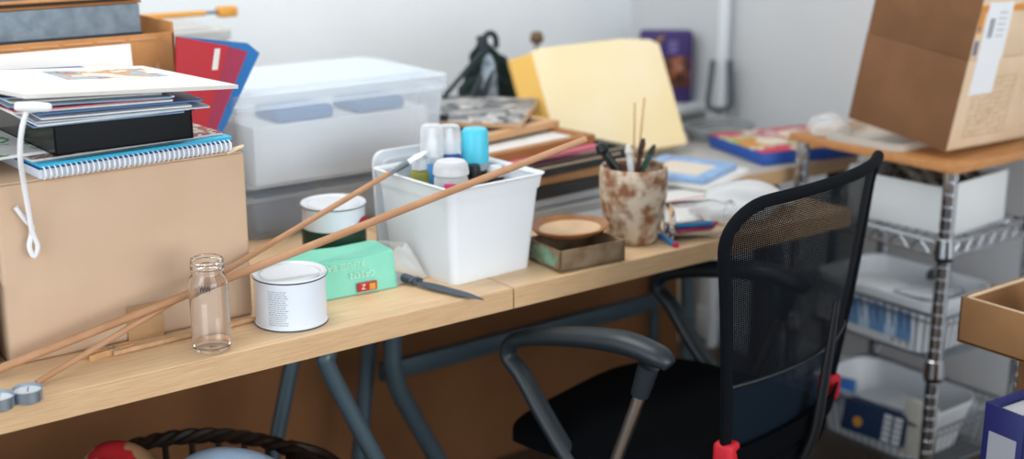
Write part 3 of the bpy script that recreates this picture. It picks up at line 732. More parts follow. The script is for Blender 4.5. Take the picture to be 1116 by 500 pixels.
for (lb, dx, dy, ro, w_, d_, h_, m_) in fr_list:
    t = frame(lb, X0 + dx, Y0 + dy, z, ro, w_, d_, h_, m_, inner=grey_in if m_ in (fb,) else paper_m)
    if 'bead' in lb and 'jutting' in lb:
        bm = BM()
        for k in range(46):
            s_ = bmesh.new(); bmesh.ops.create_icosphere(s_, subdivisions=1, radius=.0028); merge(bm, s_, T(.012 + k * .006, -.001, h_ * .72))
        obj('bead_edging', bm, mat('bead', 'B9A68E', .5), t)
    z += h_ + .0004
# rotated boards on top
tt = z
frame('tan wooden frame lying askew high on the pile', 1.50, 2.12, z, 10, .27, .22, .015, mat('frame_tan', 'CC9F74', .5), inner=grey_in); z += .0154
cs = (at(467, 126, z + .01), at(598, 134, z + .01))
t = thing('drawing_board', 'large grey board with tan edge, topmost of the frame pile', 'board', (1.640, 2.135, z), R(45))
bm = BM(); bx(bm, (0, 0, 0), (.31, .31, .010), .001); obj('board', bm, mat('board_tan', 'BC9873', .6), t)
bm = BM(); bx(bm, (.004, .004, .010), (.306, .306, .0112)); obj('grey_sheet', bm, patches('grey_sheet_print', ['B9B6B2', '8A8A8C', '4F5358', 'C7C4C0', '9A9B9D'], 11), t)
bm = BM(); bx(bm, (.02, .16, .0112), (.05, .28, .02), .003); obj('clamp_bar', bm, fb, t)
bt2 = z + .0112

# ---- dark green bag with straps
t = thing('cloth_bag', 'dark green bag with black straps slumped against the back wall', 'bag', (1.84, 2.56, DESK), R(-6))
# it stands on a low box
bm = BM()
rings = [(-.13, .02, .075, .0), (-.11, .06, .075, .02)]
t2 = bmesh.new(); bmesh.ops.create_icosphere(t2, subdivisions=4, radius=1)
for v in t2.verts:
    x, y, z_ = v.co
    q = (z_ + 1) / 2
    wdt = .27 * (1 - q) ** 1.05 + .035
    nx = x * wdt * (.95 if x > 0 else .40) + .035 * (1 - q)
    nz = q * .285 * (1 + .03 * sin(9 * x + 4 * y))
    v.co = Vector((nx + .006 * sin(22 * z_ + 5 * y), y * (.085 * (1 - q) + .028) + .005 * sin(14 * x + 8 * z_), max(0, nz)))
merge(bm, t2); obj('bag_body', bm, mat('dark_green_cloth', '0F2A24', .85, h2='0A1A1A', scale=12, bump=.4, bscale=50), t)
bm = BM()
tube(bm, [(-.01, -.07, .275), (-.05, -.08, .255), (-.11, -.09, .205), (-.15, -.09, .165), (-.14, -.09, .15), (-.08, -.10, .145), (-.02, -.10, .14)], .0055, 8, 8)
tube(bm, [(.01, -.06, .27), (.005, -.065, .295), (-.015, -.07, .305), (-.035, -.07, .285), (-.03, -.08, .25), (-.04, -.09, .22), (-.075, -.10, .17), (-.10, -.105, .11), (-.085, -.11, .075), (-.05, -.11, .10), (-.05, -.11, .17), (-.01, -.09, .24)], .007, 8, 8)
tube(bm, [(-.01, -.11, .05), (-.07, -.11, .06), (-.10, -.10, .10), (-.08, -.10, .15), (-.03, -.095, .19)], .008, 8, 8)
obj('strap', bm, mat('strap_black', '1D2A30', .6), t)
bm = BM(); blob(bm, .05, .02, .11, 12, mtx=T(-.03, -.095, .12)); obj('pale_lining', bm, mat('pale_lining', 'A9B7C2', .7, h2='46545E', scale=30), t)

# ---- yellow box leaning
yA = Vector((1.885, 2.31, DESK)); 
t = thing('yellow_box', 'flat pale yellow box leaning back against the wall side of the desk', 'box', (1.862, 2.275, DESK + .0315), (R(-26), R(1), R(1)))
ym = mat('yellow_card', 'F2DDAC', .7, h2='F5E6C4', scale=4); yo = mat('yellow_side', 'DDB05A', .7)
bm = BM(); prism(bm, [(.0, .0), (.40, .0), (.40, .255), (.375, .27), (.28, .278), (.02, .272), (.0, .25)], 0, .05, Matrix(((1, 0, 0, 0), (0, 0, 1, 0), (0, 1, 0, 0), (0, 0, 0, 1)))); 
obj('box_lid', bm, ym, t, smooth=20)
bm = BM(); prism(bm, [(-.0005, .0005), (-.036, .040), (-.036, .050), (-.0005, .050)], .0, .262)
obj('side_flap', bm, yo, t, smooth=20)
# prop behind it
bm = BM(); bx(bm, (0, 0, 0), (.19, .10, .17), .003)
o = obj('carton', bm, card_m, loc=(2.06, 2.49, DESK)); tag(o, 'small brown carton behind the leaning yellow box', 'carton')
kb_ = on(585, 44, 2.62)
t = thing('wooden_mallet', 'brown round wooden knob showing above the yellow box', 'knob', (kb_.x, 2.62, DESK + .003))
bm = BM(); tube(bm, [(0, 0, 0), (0, 0, kb_.z - DESK - .01)], .006, 10); obj('handle', bm, mat('knob_stem', '8A8F92', .5), t)
bm = BM(); lathe(bm, [(0, 0), (.014, .003), (.018, .015), (.012, .03), (0, .032)], 20, T(0, 0, kb_.z - DESK - .012), cap=False); obj('knob', bm, mat('knob_brown', '6E5238', .6), t)
# thin stick behind the yellow box's right corner
s1 = on(722, 40, 2.64)
rod('wooden_stick', 'brown stick poking out behind the right corner of the yellow box', 'stick', [(s1.x - .27, 2.64, DESK + .007), s1], .006, mat('stick_brown', '8C6A3C', .6))
# ---- purple pack
pp_ = on(738, 111, 2.93)
t = thing('purple_pack', 'purple pack with a brown and orange picture panel on the ledge', 'pack', (2.728, 2.855, .7275), R(-42))
PU = mat('pack_purple', '3F2C6C', .5)
bm = BM(); bx(bm, (-.078, -.028, 0), (.078, .028, .212), .012, seg=3); obj('pack_body', bm, PU, t)
bm = BM(); bx(bm, (-.070, -.0295, .048), (.070, -.0275, .138), .0008); obj('picture_panel', bm, patches('pack_picture', ['6A3A22', '3C2417', '8E4A2C', 'A4684A', 'A08C84'], 22), t)
bm = BM()
for k in range(3): bx(bm, (.008, -.0295, .150 + k * .013), (.034, -.0280, .157 + k * .013), .0006)
obj('pale_mark', bm, mat('pack_mark', '8A7FC0', .6), t)

# ================================================================ RIGHT HALF OF DESK
# old painted box with oval wooden dish
t = thing('old_box', 'old rusty shallow box with flaked green paint under the wooden dish', 'box', (1.3935, 1.705, DESK), R(-5))
bm = BM(); w, d, h = .140, .110, .040
bx(bm, (0, 0, .002), (w, d, .006)); bx(bm, (0, 0, .002), (w, .004, h), .001); bx(bm, (0, d - .004, .002), (w, d, h), .001); bx(bm, (0, 0, .002), (.004, d, h), .001); bx(bm, (w - .004, 0, .002), (w, d, h), .001)
obj('box_body', bm, mat('rusty_brown', '8E7A60', .6, h2='6F5238', scale=28, bump=.3, bscale=60), t)
bm = BM(); prism(bm, [(.010, .008), (.048, .006), (.085, .010), (.095, .028), (.06, .036), (.02, .034), (.008, .02)], 0, .0009, Matrix(((0, 0, -1, .0002), (-1, 0, 0, .100), (0, 1, 0, 0), (0, 0, 0, 1)))); obj('green_paint', bm, mat('flaked_green', '78A088', .7, h2='6A6E50', scale=40), t)
bm = BM()
for x_, y_ in ((.01, .01), (w - .02, .01), (.01, d - .02), (w - .02, d - .02)): bx(bm, (x_, y_, 0), (x_ + .01, y_ + .01, .003))
obj('foot', bm, card_in, t)
t = thing('wooden_dish', 'oval brown wooden dish resting on the old box', 'dish', (1.473, 1.775, DESK + .0405), (R(0), 0, R(10)))
bm = BM(); lathe(bm, [(0, 0), (.035, 0), (.060, .012), (.066, .019), (.064, .0205), (.055, .013), (.035, .006), (0, .005)], 40, Matrix.Scale(1.18, 4, (1, 0, 0)), cap=False); obj('dish_body', bm, mat('dish_wood', 'A87448', .35, h2='7E4E2A', scale=8), t)
bm = BM(); lathe(bm, [(0, .0055), (.034, .0065), (.052, .0125), (.0515, .0135), (.03, .0078), (0, .0068)], 40, Matrix.Scale(1.18, 4, (1, 0, 0)), cap=False); obj('dish_centre', bm, mat('dish_pale', 'D2AE86', .3, var=.2, scale=20), t)
# speckled pot
t = thing('ceramic_pot', 'speckled cream and brown ceramic pot holding brushes', 'pot', (1.636, 1.788, DESK))
bm = BM(); lathe(bm, [(0, 0), (.042, 0), (.047, .004), (.056, .045), (.063, .09), (.064, .125), (.0625, .142), (.060, .145), (.0565, .142), (.057, .12), (.055, .08), (.040, .01), (0, .008)], 48, cap=False)
pm = mat('speckle_glaze', 'CDBCA6', .4, h2='86583A', scale=42, cut=(.36, .60), bump=.15, bscale=30); obj('pot_body', bm, pm, t)
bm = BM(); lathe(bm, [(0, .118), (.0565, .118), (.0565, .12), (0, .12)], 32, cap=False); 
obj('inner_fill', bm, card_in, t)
# brushes in pot
def potitem(label, dx, dy, top, r, hm, tipm=None, tr=None, name='paintbrush', tipl=.02, cat='brush'):
    b_ = Vector((1.636 + dx * .35, 1.788 + dy * .35, DESK + .1205)); e_ = Vector((1.636 + dx, 1.788 + dy, DESK + top))
    t = thing(name, label, cat, b_, 0, 'brushes standing in the speckled pot')
    v = e_ - b_; n_ = v.normalized()
    bm = BM(); tube(bm, [(0, 0, 0), v], r, 10); obj('handle', bm, hm, t)
    if tipm: bm = BM(); tube(bm, [v, v + n_ * tipl * .4, v + n_ * tipl], [r, tr or r * 1.4, (tr or r) * .5], 10, 3); obj('bristles', bm, tipm, t)
potitem('wide black flat brush leaning left over the rim of the pot', -.045, .03, .168, .009, bk, bk, .013, tipl=.022)
potitem('stubby white-tipped brush in the pot', -.012, .0, .165, .006, white_p, mat('bristle_cream', 'D8D4CC', .7), .008)
potitem('short brown brush in the middle of the pot', .003, -.012, .168, .004, mat('handle_brown', '4C3324', .5), mat('bristle_dark', '3B2A20', .8), .006)
potitem('dark brown brush right of the middle in the pot', .022, .004, .172, .0045, mat('handle_brown', '4C3324', .5), mat('bristle_dark', '3B2A20', .8), .006)
potitem('green-handled brush at the right of the pot', .040, .0, .160, .005, mat('handle_green', '1C4A40', .5), bk, .006)
potitem('grey brush at the right edge of the pot', .050, .012, .155, .006, mat('handle_grey', '6E6A66', .5), bk, .006)
potitem('tall thin wooden skewer in the pot, left one', .026, .03, .255, .0022, mat('skewer', 'C9A878', .6), name='skewer', cat='skewer')
potitem('tall thin wooden skewer in the pot, right one', .050, .03, .262, .0022, mat('skewer', 'C9A878', .6), name='skewer', cat='skewer')
# small brown sticks
# glass jar on its side with pens
t = thing('glass_jar', 'clear glass jar lying on its side with coloured pens inside', 'jar', (1.690, 1.752, DESK + .0365), (0, R(90), R(-24)))
bm = BM(); k = .036
lathe(bm, [(0, -.005), (k * .9, -.005), (k, .003), (k, .095), (k * .85, .108), (k * .85, .125), (k * .90, .127), (k * .90, .131), (k * .78, .131), (k * .78, .107), (k * .93, .094), (k * .93, .006), (0, .002)], 40, cap=False)
obj('jar_body', bm, glass, t)
for i, (c_, y_, z_, nm) in enumerate([('1F6FB8', .012, .02, 'blue'), ('2A86C8', -.008, .026, 'light blue'), ('D02A5C', .0, .012, 'pink'), ('B8305A', -.016, .016, 'dark pink'), ('1D4E98', .02, .010, 'navy')]):
    t = thing('felt_pen', nm + ' felt pen inside the glass jar on its side', 'pen', (1.700, 1.742 + y_ * .8, DESK + z_ + .002), (0, R(90), R(-14 + 6 * (i - 2))), 'pens in the lying jar')
    bm = BM(); tube(bm, [(0, 0, .002), (0, 0, .075)], .0045, 10); obj('barrel', bm, mat('pen' + c_, c_, .4), t)
    bm = BM(); tube(bm, [(0, 0, .0755), (0, 0, .084)], [.0046, .0035], 10); obj('tip', bm, mat('pen_tip', 'C42A52', .4), t)
# pens loose in front of the jar
for c_, a_, b_, nm in (('2E8BD0', (712, 252), (735, 266), 'light blue pen lying in front of the lying jar'), ):
    P1, P2 = at(*a_, DESK + .005), at(*b_, DESK + .005)
    t = thing('felt_pen', nm, 'pen', P1, 0)
    bm = BM(); tube(bm, [(0, 0, 0), P2 - P1], .0045, 10); obj('barrel', bm, mat('pen' + c_, c_, .4), t)
    bm = BM(); tube(bm, [P2 - P1, (P2 - P1) * 1.12], .0046, 10); obj('tip', bm, mat('pen_tip', 'C42A52', .4), t)
# papers
papers = [(1.62, 1.93, -3, .42, .32, .006, 'A9ABAD', 'wide grey pad of paper under the blue picture frame'), (1.74, 1.80, -6, .32, .22, .003, 'E4DCDA', 'white sheet with a red line lying in front of the grey pad')]
zz = DESK + .0003
for k, (x, y, ro, w_, d_, h_, c_, lb) in enumerate(papers):
    if k == 0:
        t = mag(lb, x, y, zz, ro, w_, d_, h_, mat('pad_cover', c_, .6, var=.1), edge='C8C8C8', name='paper_pad', cat='paper pad')
    else:
        bm = BM(); bx(bm, (0, 0, 0), (w_, d_, .002), .0004); t = thing('paper_sheet', lb, 'paper', (1.76, 1.80, zz + .0065), R(-6)); obj('sheet', bm, white_c, t)
        bm = BM(); bx(bm, (.01, .14, .002), (.30, .148, .0023)); obj('red_line', bm, mat('red_line', 'C0506A', .6), t)
# crumpled clear plastic bag
t = thing('plastic_bag', 'crumpled clear plastic bag between the lying jar and the chair', 'bag', (1.915, 1.775, DESK + .012), R(-5))
bm = BM(); blob(bm, .20, .12, .045, 21, amp=.22, zb=.4); obj('bag_film', bm, translucent('bag_white', 'E6EAEE', .45, .2), t)
# blue frame on white frame
zz = DESK + .0068
c_ = mat('frame_white', 'E8E8E6', .45)
fz = zz + .002
fz += .003; bl = at(772, 209, fz); br = at(838, 184, fz)
ang = math.degrees(math.atan2(br.y - bl.y, br.x - bl.x))
frame('white canvas frame lying under the blue picture frame', bl.x, bl.y, fz, ang + 3, .20, .19, .013, c_, .02, white_c, name='canvas_frame', cat='canvas', group=None)
t = frame('light blue picture frame with cream centre lying on the white frame', bl.x - .004, bl.y + .012, fz + .0135, ang + 6, .185, .18, .012, mat('frame_blue', '9CBFE6', .5, h2='86A9D6', scale=30), .028, mat('cream_centre', 'E2D6C6', .7), group=None)
# red-blue book on side table
t = thing('picture_book', 'large red and blue picture book beyond the desk behind the rack post', 'book', (2.30, 2.07, DESK + .001), R(-14))
bm = BM(); bx(bm, (0, 0, 0), (.30, .24, .030), .003); obj('page_block', bm, mat('book_blue', '2452A8', .5), t)
bm = BM(); bx(bm, (0, .0, .030), (.30, .24, .033), .001); obj('cover', bm, patches('book_cover', ['C23A50', 'C8425A', 'B8384E', 'E2DCD2', '94A838', 'CC8A3C'], 9), t)
bm = BM(); lathe(bm, [(0, 0), (.038, 0), (.038, .0012), (0, .0012)], 28, T(.09, .10, .033), cap=False); lathe(bm, [(0, 0), (.05, 0), (.05, .0008), (0, .0008)], 28, T(.20, .15, .033), cap=False); obj('white_spot', bm, mat('spot_cream', 'E6DCC8', .5), t)
t = thing('cable_coil', 'grey cable loop lying at the wall beside the book', 'cable', (2.45, 2.36, DESK + .002))
bm = BM()
for k in range(4): tube(bm, [((.085 + .005 * k) * cos(2 * pi * i / 40), (.06 + .006 * k) * sin(2 * pi * i / 40), .006 + .009 * k) for i in range(40)], .004, 6, loop=True)
obj('cable', bm, mat('cable_grey', '8A8F92', .5), t)

# ================================================================ RACK
RX0, RX1, RY0, RY1 = 2.325, 2.67, 1.575, 1.995
t = thing('wire_rack', 'chrome wire shelving rack with a wooden top by the right wall', 'shelving rack', ((RX0 + RX1) / 2, (RY0 + RY1) / 2, 0))
cx, cyy = (RX0 + RX1) / 2, (RY0 + RY1) / 2; hx, hy = (RX1 - RX0) / 2, (RY1 - RY0) / 2
bm = BM(); bx(bm, (-hx - .012, -hy - .012, .802), (hx + .10, hy + .012, .820), .002); obj('wooden_top', bm, mat('rack_wood', 'C08A58', .45, h2='AE7644', scale=10, stretch=(2, 18, 18)), t)
ch = chrome
for sx in (-1, 1):
    for sy in (-1, 1):
        x, y = sx * (hx - .012), sy * (hy - .012)
        bm = BM(); prof = [(.0, 0), (.016, 0)]
        z_ = .02
        while z_ < .80:
            prof += [(.0155, z_), (.0138, z_ + .0015), (.0155, z_ + .003)]; z_ += .0262
        prof += [(.0155, .801), (0, .801)]
        lathe(bm, prof, 20, T(x, y, 0), cap=False); po = obj('post', bm, ch, t)
        for zc in (.645, .375, .12):
            bm = BM(); lathe(bm, [(.017, zc - .028), (.022, zc - .025), (.019, zc + .012), (.017, zc + .014)], 20, T(x, y, 0)); obj('collar', bm, ch, po)
            bm = BM(); lathe(bm, [(.0165, zc - .036), (.0195, zc - .034), (.0195, zc - .030), (.0165, zc - .028)], 20, T(x, y, 0)); obj('black_ring', bm, black_p, po)
def wire_shelf(z, name, basket=0):
    bm = BM()
    for q in (z, z - .028):
        pts = [(-hx + .012, -hy + .012, q), (hx - .012, -hy + .012, q), (hx - .012, hy - .012, q), (-hx + .012, hy - .012, q)]
        for i in range(4): tube(bm, [pts[i], pts[(i + 1) % 4]], .0032, 8)
    n = 14
    for i in range(n + 1):  # truss zigzag on long sides
        for sy in (-1, 1):
            if i < n:
                x0 = -hx + .02 + (2 * hx - .04) * i / n; x1 = -hx + .02 + (2 * hx - .04) * (i + 1) / n
                za, zb = (z, z - .028) if i % 2 == 0 else (z - .028, z)
                tube(bm, [(x0, sy * (hy - .012), za), (x1, sy * (hy - .012), zb)], .0018, 6)
        for sx in (-1, 1):
            if i < n:
                y0 = -hy + .02 + (2 * hy - .04) * i / n; y1 = -hy + .02 + (2 * hy - .04) * (i + 1) / n
                za, zb = (z, z - .028) if i % 2 == 0 else (z - .028, z)
                tube(bm, [(sx * (hx - .012), y0, za), (sx * (hx - .012), y1, zb)], .0018, 6)
    m_ = 16
    for i in range(1, m_):
        y0 = -hy + .012 + (2 * hy - .024) * i / m_
        tube(bm, [(-hx + .012, y0, z + .002), (hx - .012, y0, z + .002)], .0026, 6)
    for x0 in (-.06, .06): tube(bm, [(x0, -hy + .012, z - .003), (x0, hy - .012, z - .003)], .003, 6)
    obj(name, bm, ch, t)
wire_shelf(.645, 'wire_shelf')
def basket(z0, z1, label):
    b_ = t
    bm = BM(); ax, ay = hx - .03, hy - .012
    def loop(z_, e, r): 
        pts = [(-ax - e, -ay - e, z_), (ax + e, -ay - e, z_), (ax + e, ay + e, z_), (-ax - e, ay + e, z_)]
        for i in range(4): tube(bm, [pts[i], pts[(i + 1) % 4]], r, 8)
    loop(z1, 0, .004); loop(z1 - .018, -.002, .002); loop(z0, -.02, .003)
    for i in range(15):
        x0 = -ax + 2 * ax * i / 14
        xb = x0 * (ax - .02) / ax
        tube(bm, [(x0, -ay, z1), (xb, -ay + .02, z0), (xb, ay - .02, z0), (x0, ay, z1)], .0018, 6)
    for i in range(19):
        y0 = -ay + 2 * ay * i / 18; yb = y0 * (ay - .02) / ay
        tube(bm, [(-ax, y0, z1), (-ax + .02, yb, z0), (ax - .02, yb, z0), (ax, y0, z1)], .0018, 6)
    o = obj('wire_basket', bm, steel, t); o['label'] = label
basket(.37, .475, 'middle wire basket'); basket(.10, .215, 'lower wire basket')

# things on the rack
# big carton, tilted
Cx, Cy_, Cz = 2.3402, 1.6092, .84
t = thing('cardboard_box', 'brown cardboard box with a white label tilted on the rack top', 'box', (Cx, Cy_, Cz), (.1482, .0371, .0690))
w, d, h = .36, .2444, .192; fh = .135; th = .004
bm = BM()
bx(bm, (0, 0, 0), (w, d, th)); bx(bm, (0, 0, 0), (w, th, h), .0012); bx(bm, (0, d - th, 0), (w, d, h), .0012); bx(bm, (w - th, 0, 0), (w, d, h), .0012)
obj('box_body', bm, card_l, t)
bm = BM(); bx(bm, (-.0008, -.0005, 0), (th, d + .0005, h), .0012); bm_side = obj('side_panel', bm, card_d, t)  # side turned from the window: its shade is put into a darker cardboard colour
bm = BM(); bx(bm, (0, 0, h + .001), (th, d, h + fh), .0012, T(0, 0, h) @ RY(0.5) @ T(0, 0, -h)); obj('top_flap', bm, card_d, t)  # same darkened colour as the shaded panel below
bm = BM(); bx(bm, (.006, 0, h + .001), (w - .002, th, h + fh), .0012, T(0, 0, h) @ RX(-1) @ T(0, 0, -h)); obj('top_flap', bm, card_l, t)
bm = BM(); bx(bm, (.006, d - th, h + .001), (w - .002, d, h + fh), .0012, T(0, 0, h) @ RX(-3) @ T(0, 0, -h)); obj('top_flap', bm, card_l, t)
bm = BM(); bx(bm, (w - th, 0.006, h + .001), (w, d - .006, h + fh), .0012); obj('top_flap', bm, card_l, t)
# printed things on the right-hand face (y=0 plane)
F_ = Matrix(((1, 0, 0, 0), (0, 0, 1, 0), (0, 1, 0, 0), (0, 0, 0, 1)))
bm = BM(); rr = random.Random(11); mx0, mx1, mz0, mz1 = .055, .215, .025, .150
def ln(x0, z0, x1, z1, wd=.0011): bx(bm, (min(x0, x1) - wd / 2, -.0004, min(z0, z1) - wd / 2), (max(x0, x1) + wd / 2, .0002, max(z0, z1) + wd / 2))
for q in ((mx0, mz0, mx1, mz0), (mx0, mz1, mx1, mz1), (mx0, mz0, mx0, mz1), (mx1, mz0, mx1, mz1)): ln(*q)
nx_, nz_ = 14, 11
for i in range(nx_):
    for j in range(nz_):
        x0 = mx0 + (mx1 - mx0) * i / nx_; z0 = mz0 + (mz1 - mz0) * j / nz_
        if rr.random() < .5: ln(x0, z0, x0 + (mx1 - mx0) / nx_, z0)
        else: ln(x0, z0, x0, z0 + (mz1 - mz0) / nz_)
for x_, z_ in ((.10, .05), (.135, .07)): bx(bm, (x_, -.0006, z_), (x_ + .005, .0002, z_ + .005))
obj('printed_maze', bm, mat('carton_print', '94744F', .7), t)
lab = mat('label_white', 'E4E6EA', .35)
bm = BM(); bx(bm, (.035, -.0012, h - .075), (.125, -.0002, h)); bx(bm, (.035, -.0012 + 0, h), (.130, -.0002, h + .118), 0, T(0, 0, h) @ RX(-1) @ T(0, 0, -h)); obj('shipping_label', bm, lab, t)
bm = BM()
for k in range(9): bx(bm, (.05 + .0022 * k, -.0016, h + .045), (.051 + .0022 * k, -.0011, h + .085), 0, T(0, 0, h) @ RX(-1) @ T(0, 0, -h))
for k in range(5): bx(bm, (.082, -.0016, h + .095 - .012 * k), (.112, -.0011, h + .097 - .012 * k), 0, T(0, 0, h) @ RX(-1) @ T(0, 0, -h))
obj('label_print', bm, mat('label_ink', '8B9098', .6), t)
bm = BM(); bx(bm, (.008, -.0008, h + .098), (w - .004, -.0001, h + .112), 0, T(0, 0, h) @ RX(-1) @ T(0, 0, -h)); bx(bm, (.008, -.0008, h + .055), (.026, -.0001, h + .098), 0, T(0, 0, h) @ RX(-1) @ T(0, 0, -h)); obj('orange_band', bm, mat('carton_orange', 'D08A3C', .7), t)
bm = BM()
for k in range(1): bx(bm, (.011, -.0013, h + .062 + k * .0105), (.019, -.0007, h + .069 + k * .0105), 0, T(0, 0, h) @ RX(-1) @ T(0, 0, -h))
for k in range(5): bx(bm, (.012 + .003 * k, -.0008, h + .01), (.0132 + .003 * k, -.0003, h + .04), 0, T(0, 0, h) @ RX(-1) @ T(0, 0, -h))
obj('blue_symbols', bm, mat('carton_blue', '3E6E9A', .6), t)
# clear plastic punnet under it
t = thing('clear_punnet', 'crushed clear plastic tray wedged under the tilted cardboard box', 'tray', (2.40, 1.835, .8205), R(4))
bm = BM(); rbox(bm, .16, .20, 0, .018, .02, .17, .21, thick=.0015, cy=-.02); obj('tray_body', bm, translucent('punnet', 'E4DED4', .35, .15), t)
bm = BM(); blob(bm, .09, .09, .035, 5, amp=.2, mtx=T(-.03, .10, .003)); obj('crumpled_film', bm, cling_m, t)
# white bin on the wire shelf
t = thing('white_bin', 'white cardboard bin holding grey tangled bits on the wire shelf', 'bin', (2.475, 1.74, .651), R(4))
bm = BM(); 
ww, dd, hh = .22, .26, .115
bx(bm, (-ww / 2, -dd / 2, 0), (ww / 2, dd / 2, .004)); bx(bm, (-ww / 2, -dd / 2, 0), (ww / 2, -dd / 2 + .003, hh), .001); bx(bm, (-ww / 2, dd / 2 - .003, 0), (ww / 2, dd / 2, hh), .001); bx(bm, (-ww / 2, -dd / 2, 0), (-ww / 2 + .003, dd / 2, hh - .012), .001); bx(bm, (ww / 2 - .003, -dd / 2, 0), (ww / 2, dd / 2, hh), .001)
obj('bin_body', bm, mat('bin_white', 'D5D9DA', .6), t)
bm = BM(); rr = random.Random(9)
for k in range(16):
    c0 = Vector((rr.uniform(-.06, .06), rr.uniform(-.07, .08), rr.uniform(.085, .118))); ax = rr.uniform(.02, .035)
    ti = rr.uniform(-.6, .6)
    tube(bm, [c0 + Vector((ax * cos(q), ax * sin(q) * .9, ax * .5 * sin(q + ti))) for q in [2 * pi * i / 18 for i in range(18)]], .0055, 6, loop=True)
bx(bm, (-.1, -.12, .01), (.1, .12, .075), .005)
o = obj('tangled_cables', bm, mat('tangle_grey', '8C8279', .45, h2='3E342E', scale=35), loc=(2.475, 1.74, .6515), rot=R(4)); tag(o, 'grey and brown tangled cables piled in the white bin', 'cables', kind='stuff')
# container in the middle basket
t = thing('white_container', 'white plastic container with blue label in the middle wire basket', 'container', (2.478, 1.785, .374))
bm = BM(); rbox(bm, .21, .30, 0, .12, .05, .23, .33, seg=8, thick=.003); obj('tub_body', bm, white_p, t)
bm = BM()
ringbox(bm, .236, .336, .05, .112, .124, .006, 8); obj('tub_rim', bm, white_p, t)
bm = BM(); bx(bm, (-.1125, -.11, .022), (-.107, .10, .088), .001, RY(0)); 
obj('blue_label', bm, stripes('blue_white_label', '6E95C4', 'B9CFE6', 14, 1, .5, .42), t)
for k, (lb, x, y, z_, s, c_) in enumerate([('white tissue pack lying in the white container', -.03, .05, .075, (.11, .12, .03), 'E6EBF0'), ('white printed card leaning in the white container', .02, -.06, .095, (.12, .10, .01), 'DDE3EA'), ('dark grey remote-shaped block in the white container', .07, -.04, .115, (.05, .04, .02), '30363C')]):
    bm = BM(); bx(bm, (-s[0] / 2, -s[1] / 2, 0), (s[0] / 2, s[1] / 2, s[2]), min(s) * .25)
    if k == 0: bx(bm, (-.08, -.11, -.07), (.08, .11, 0), .01)
    o = obj('pack', bm, mat('pack_' + c_, c_, .5, var=.08), loc=(2.478 + x, 1.785 + y, .374 + z_), rot=(0, R(4 if k else 0), R(12 * k))); tag(o, lb, 'pack')
# lower basket things
t = thing('white_tub', 'white round-ended tub sitting in the lower wire basket', 'tub', (2.49, 1.80, .104))
bm = BM(); rbox(bm, .20, .28, 0, .12, .06, .235, .345, seg=8, thick=.003); obj('tub_body', bm, white_p, t)
for lb, lo, hi, c_, ro, ti in [('bright blue packet on the lower basket', (2.40, 1.90, .19), (.10, .07, .035), '1F6FC0', 14, 8), ('dark blue box of stickers in the lower wire basket', (2.355, 1.735, .150), (.06, .16, .075), '1E3A5E', 6, 10), ('white card standing in the lower wire basket by the post', (2.352, 1.625, .14), (.012, .09, .13), 'D9D6CE', -8, 4), ('white paper pad lying in the lower tub', (2.50, 1.80, .165), (.11, .15, .02), 'E4E8EC', 10, 5)]:
    bm = BM(); bx(bm, (-hi[0] / 2, -hi[1] / 2, 0), (hi[0] / 2, hi[1] / 2, hi[2]), min(hi) * .15)
    o = obj('packet', bm, mat('low' + c_, c_, .5, var=.1), loc=lo, rot=(0, R(ti), R(ro))); tag(o, lb, 'packet')
    if 'stickers' in lb:
        bm = BM()
        for i in range(2):
            for j in range(5): bx(bm, (-hi[0] / 2 - .0012, -.075 + i * .026, .006 + j * .013), (-hi[0] / 2 + .001, -.055 + i * .026, .016 + j * .013))
        obj('sticker', bm, white_p, o)
        bm = BM(); lathe(bm, [(0, 0), (.012, 0), (.012, .0012), (0, .0012)], 20, T(-hi[0] / 2 - .001, .035, .03) @ RY(90), cap=False); obj('orange_mark', bm, org, o)
# brown rolled tube on the rack behind chair
t = thing('paper_roll', 'brown ribbed roll standing behind the rack post', 'roll', (2.30, 2.03, .0))
bm = BM(); prof = [(0, .0), (.02, .0)]
for k in range(22): prof += [(.020, .02 + k * .030), (.026, .035 + k * .030)]
prof += [(.02, .69), (0, .69)]
lathe(bm, prof, 20, T(-.0, .012, 0), cap=False); obj('roll_body', bm, mat('roll_brown', '4E3A2C', .7, var=.3), t)
# beige carton on the floor right of rack
bm = BM(); bx(bm, (0, 0, 0), (.20, .28, .30), .003)
o = obj('carton', bm, card_l, loc=(2.585, 2.10 + .65, 0)); tag(o, 'beige carton on the floor in the corner behind the rack', 'carton')

# ================================================================ RIGHT FOREGROUND CARTONS
c0 = Vector((1.93, 1.27, .615))
t = thing('open_carton', 'shallow open brown carton at the right edge beside the rack', 'carton', (c0.x, c0.y, c0.z))
w, d, h, th = .36, .34, .082, .004
bm = BM()
bx(bm, (0, -d, 0), (w, 0, th)); bx(bm, (0, -d, 0), (th, 0, h), .001); bx(bm, (w - th, -d, 0), (w, 0, h), .001); bx(bm, (0, -th, 0), (w, 0, h), .001); bx(bm, (0, -d, 0), (w, -d + th, h), .001)
obj('carton_body', bm, [mat('carton_mid', '9A7048', .8, h2='8E653F', scale=10)], t)
bm = BM(); bx(bm, (th, -.010, h - .004), (w - th, -.004, h), .001); bx(bm, (th, -d + .005, h - .003), (.010, -.005, h)); obj('folded_rim', bm, card_l, t)
t = thing('black_handset', 'black curved handset lying in the shallow open carton', 'handset', (c0.x + .09, c0.y - .11, c0.z + .006), R(30))
bm = BM(); tube(bm, [(-.08, 0, .045), (-.05, 0, .068), (0, 0, .076), (.05, 0, .068), (.08, 0, .045)], [.022, .017, .013, .017, .022], 12, 5); 
lathe(bm, [(0, 0), (.022, 0), (.02, .04), (0, .045)], 20, T(-.078, 0, 0), cap=False); lathe(bm, [(0, 0), (.022, 0), (.02, .04), (0, .045)], 20, T(.078, 0, 0), cap=False); obj('handset_body', bm, black_p, t)
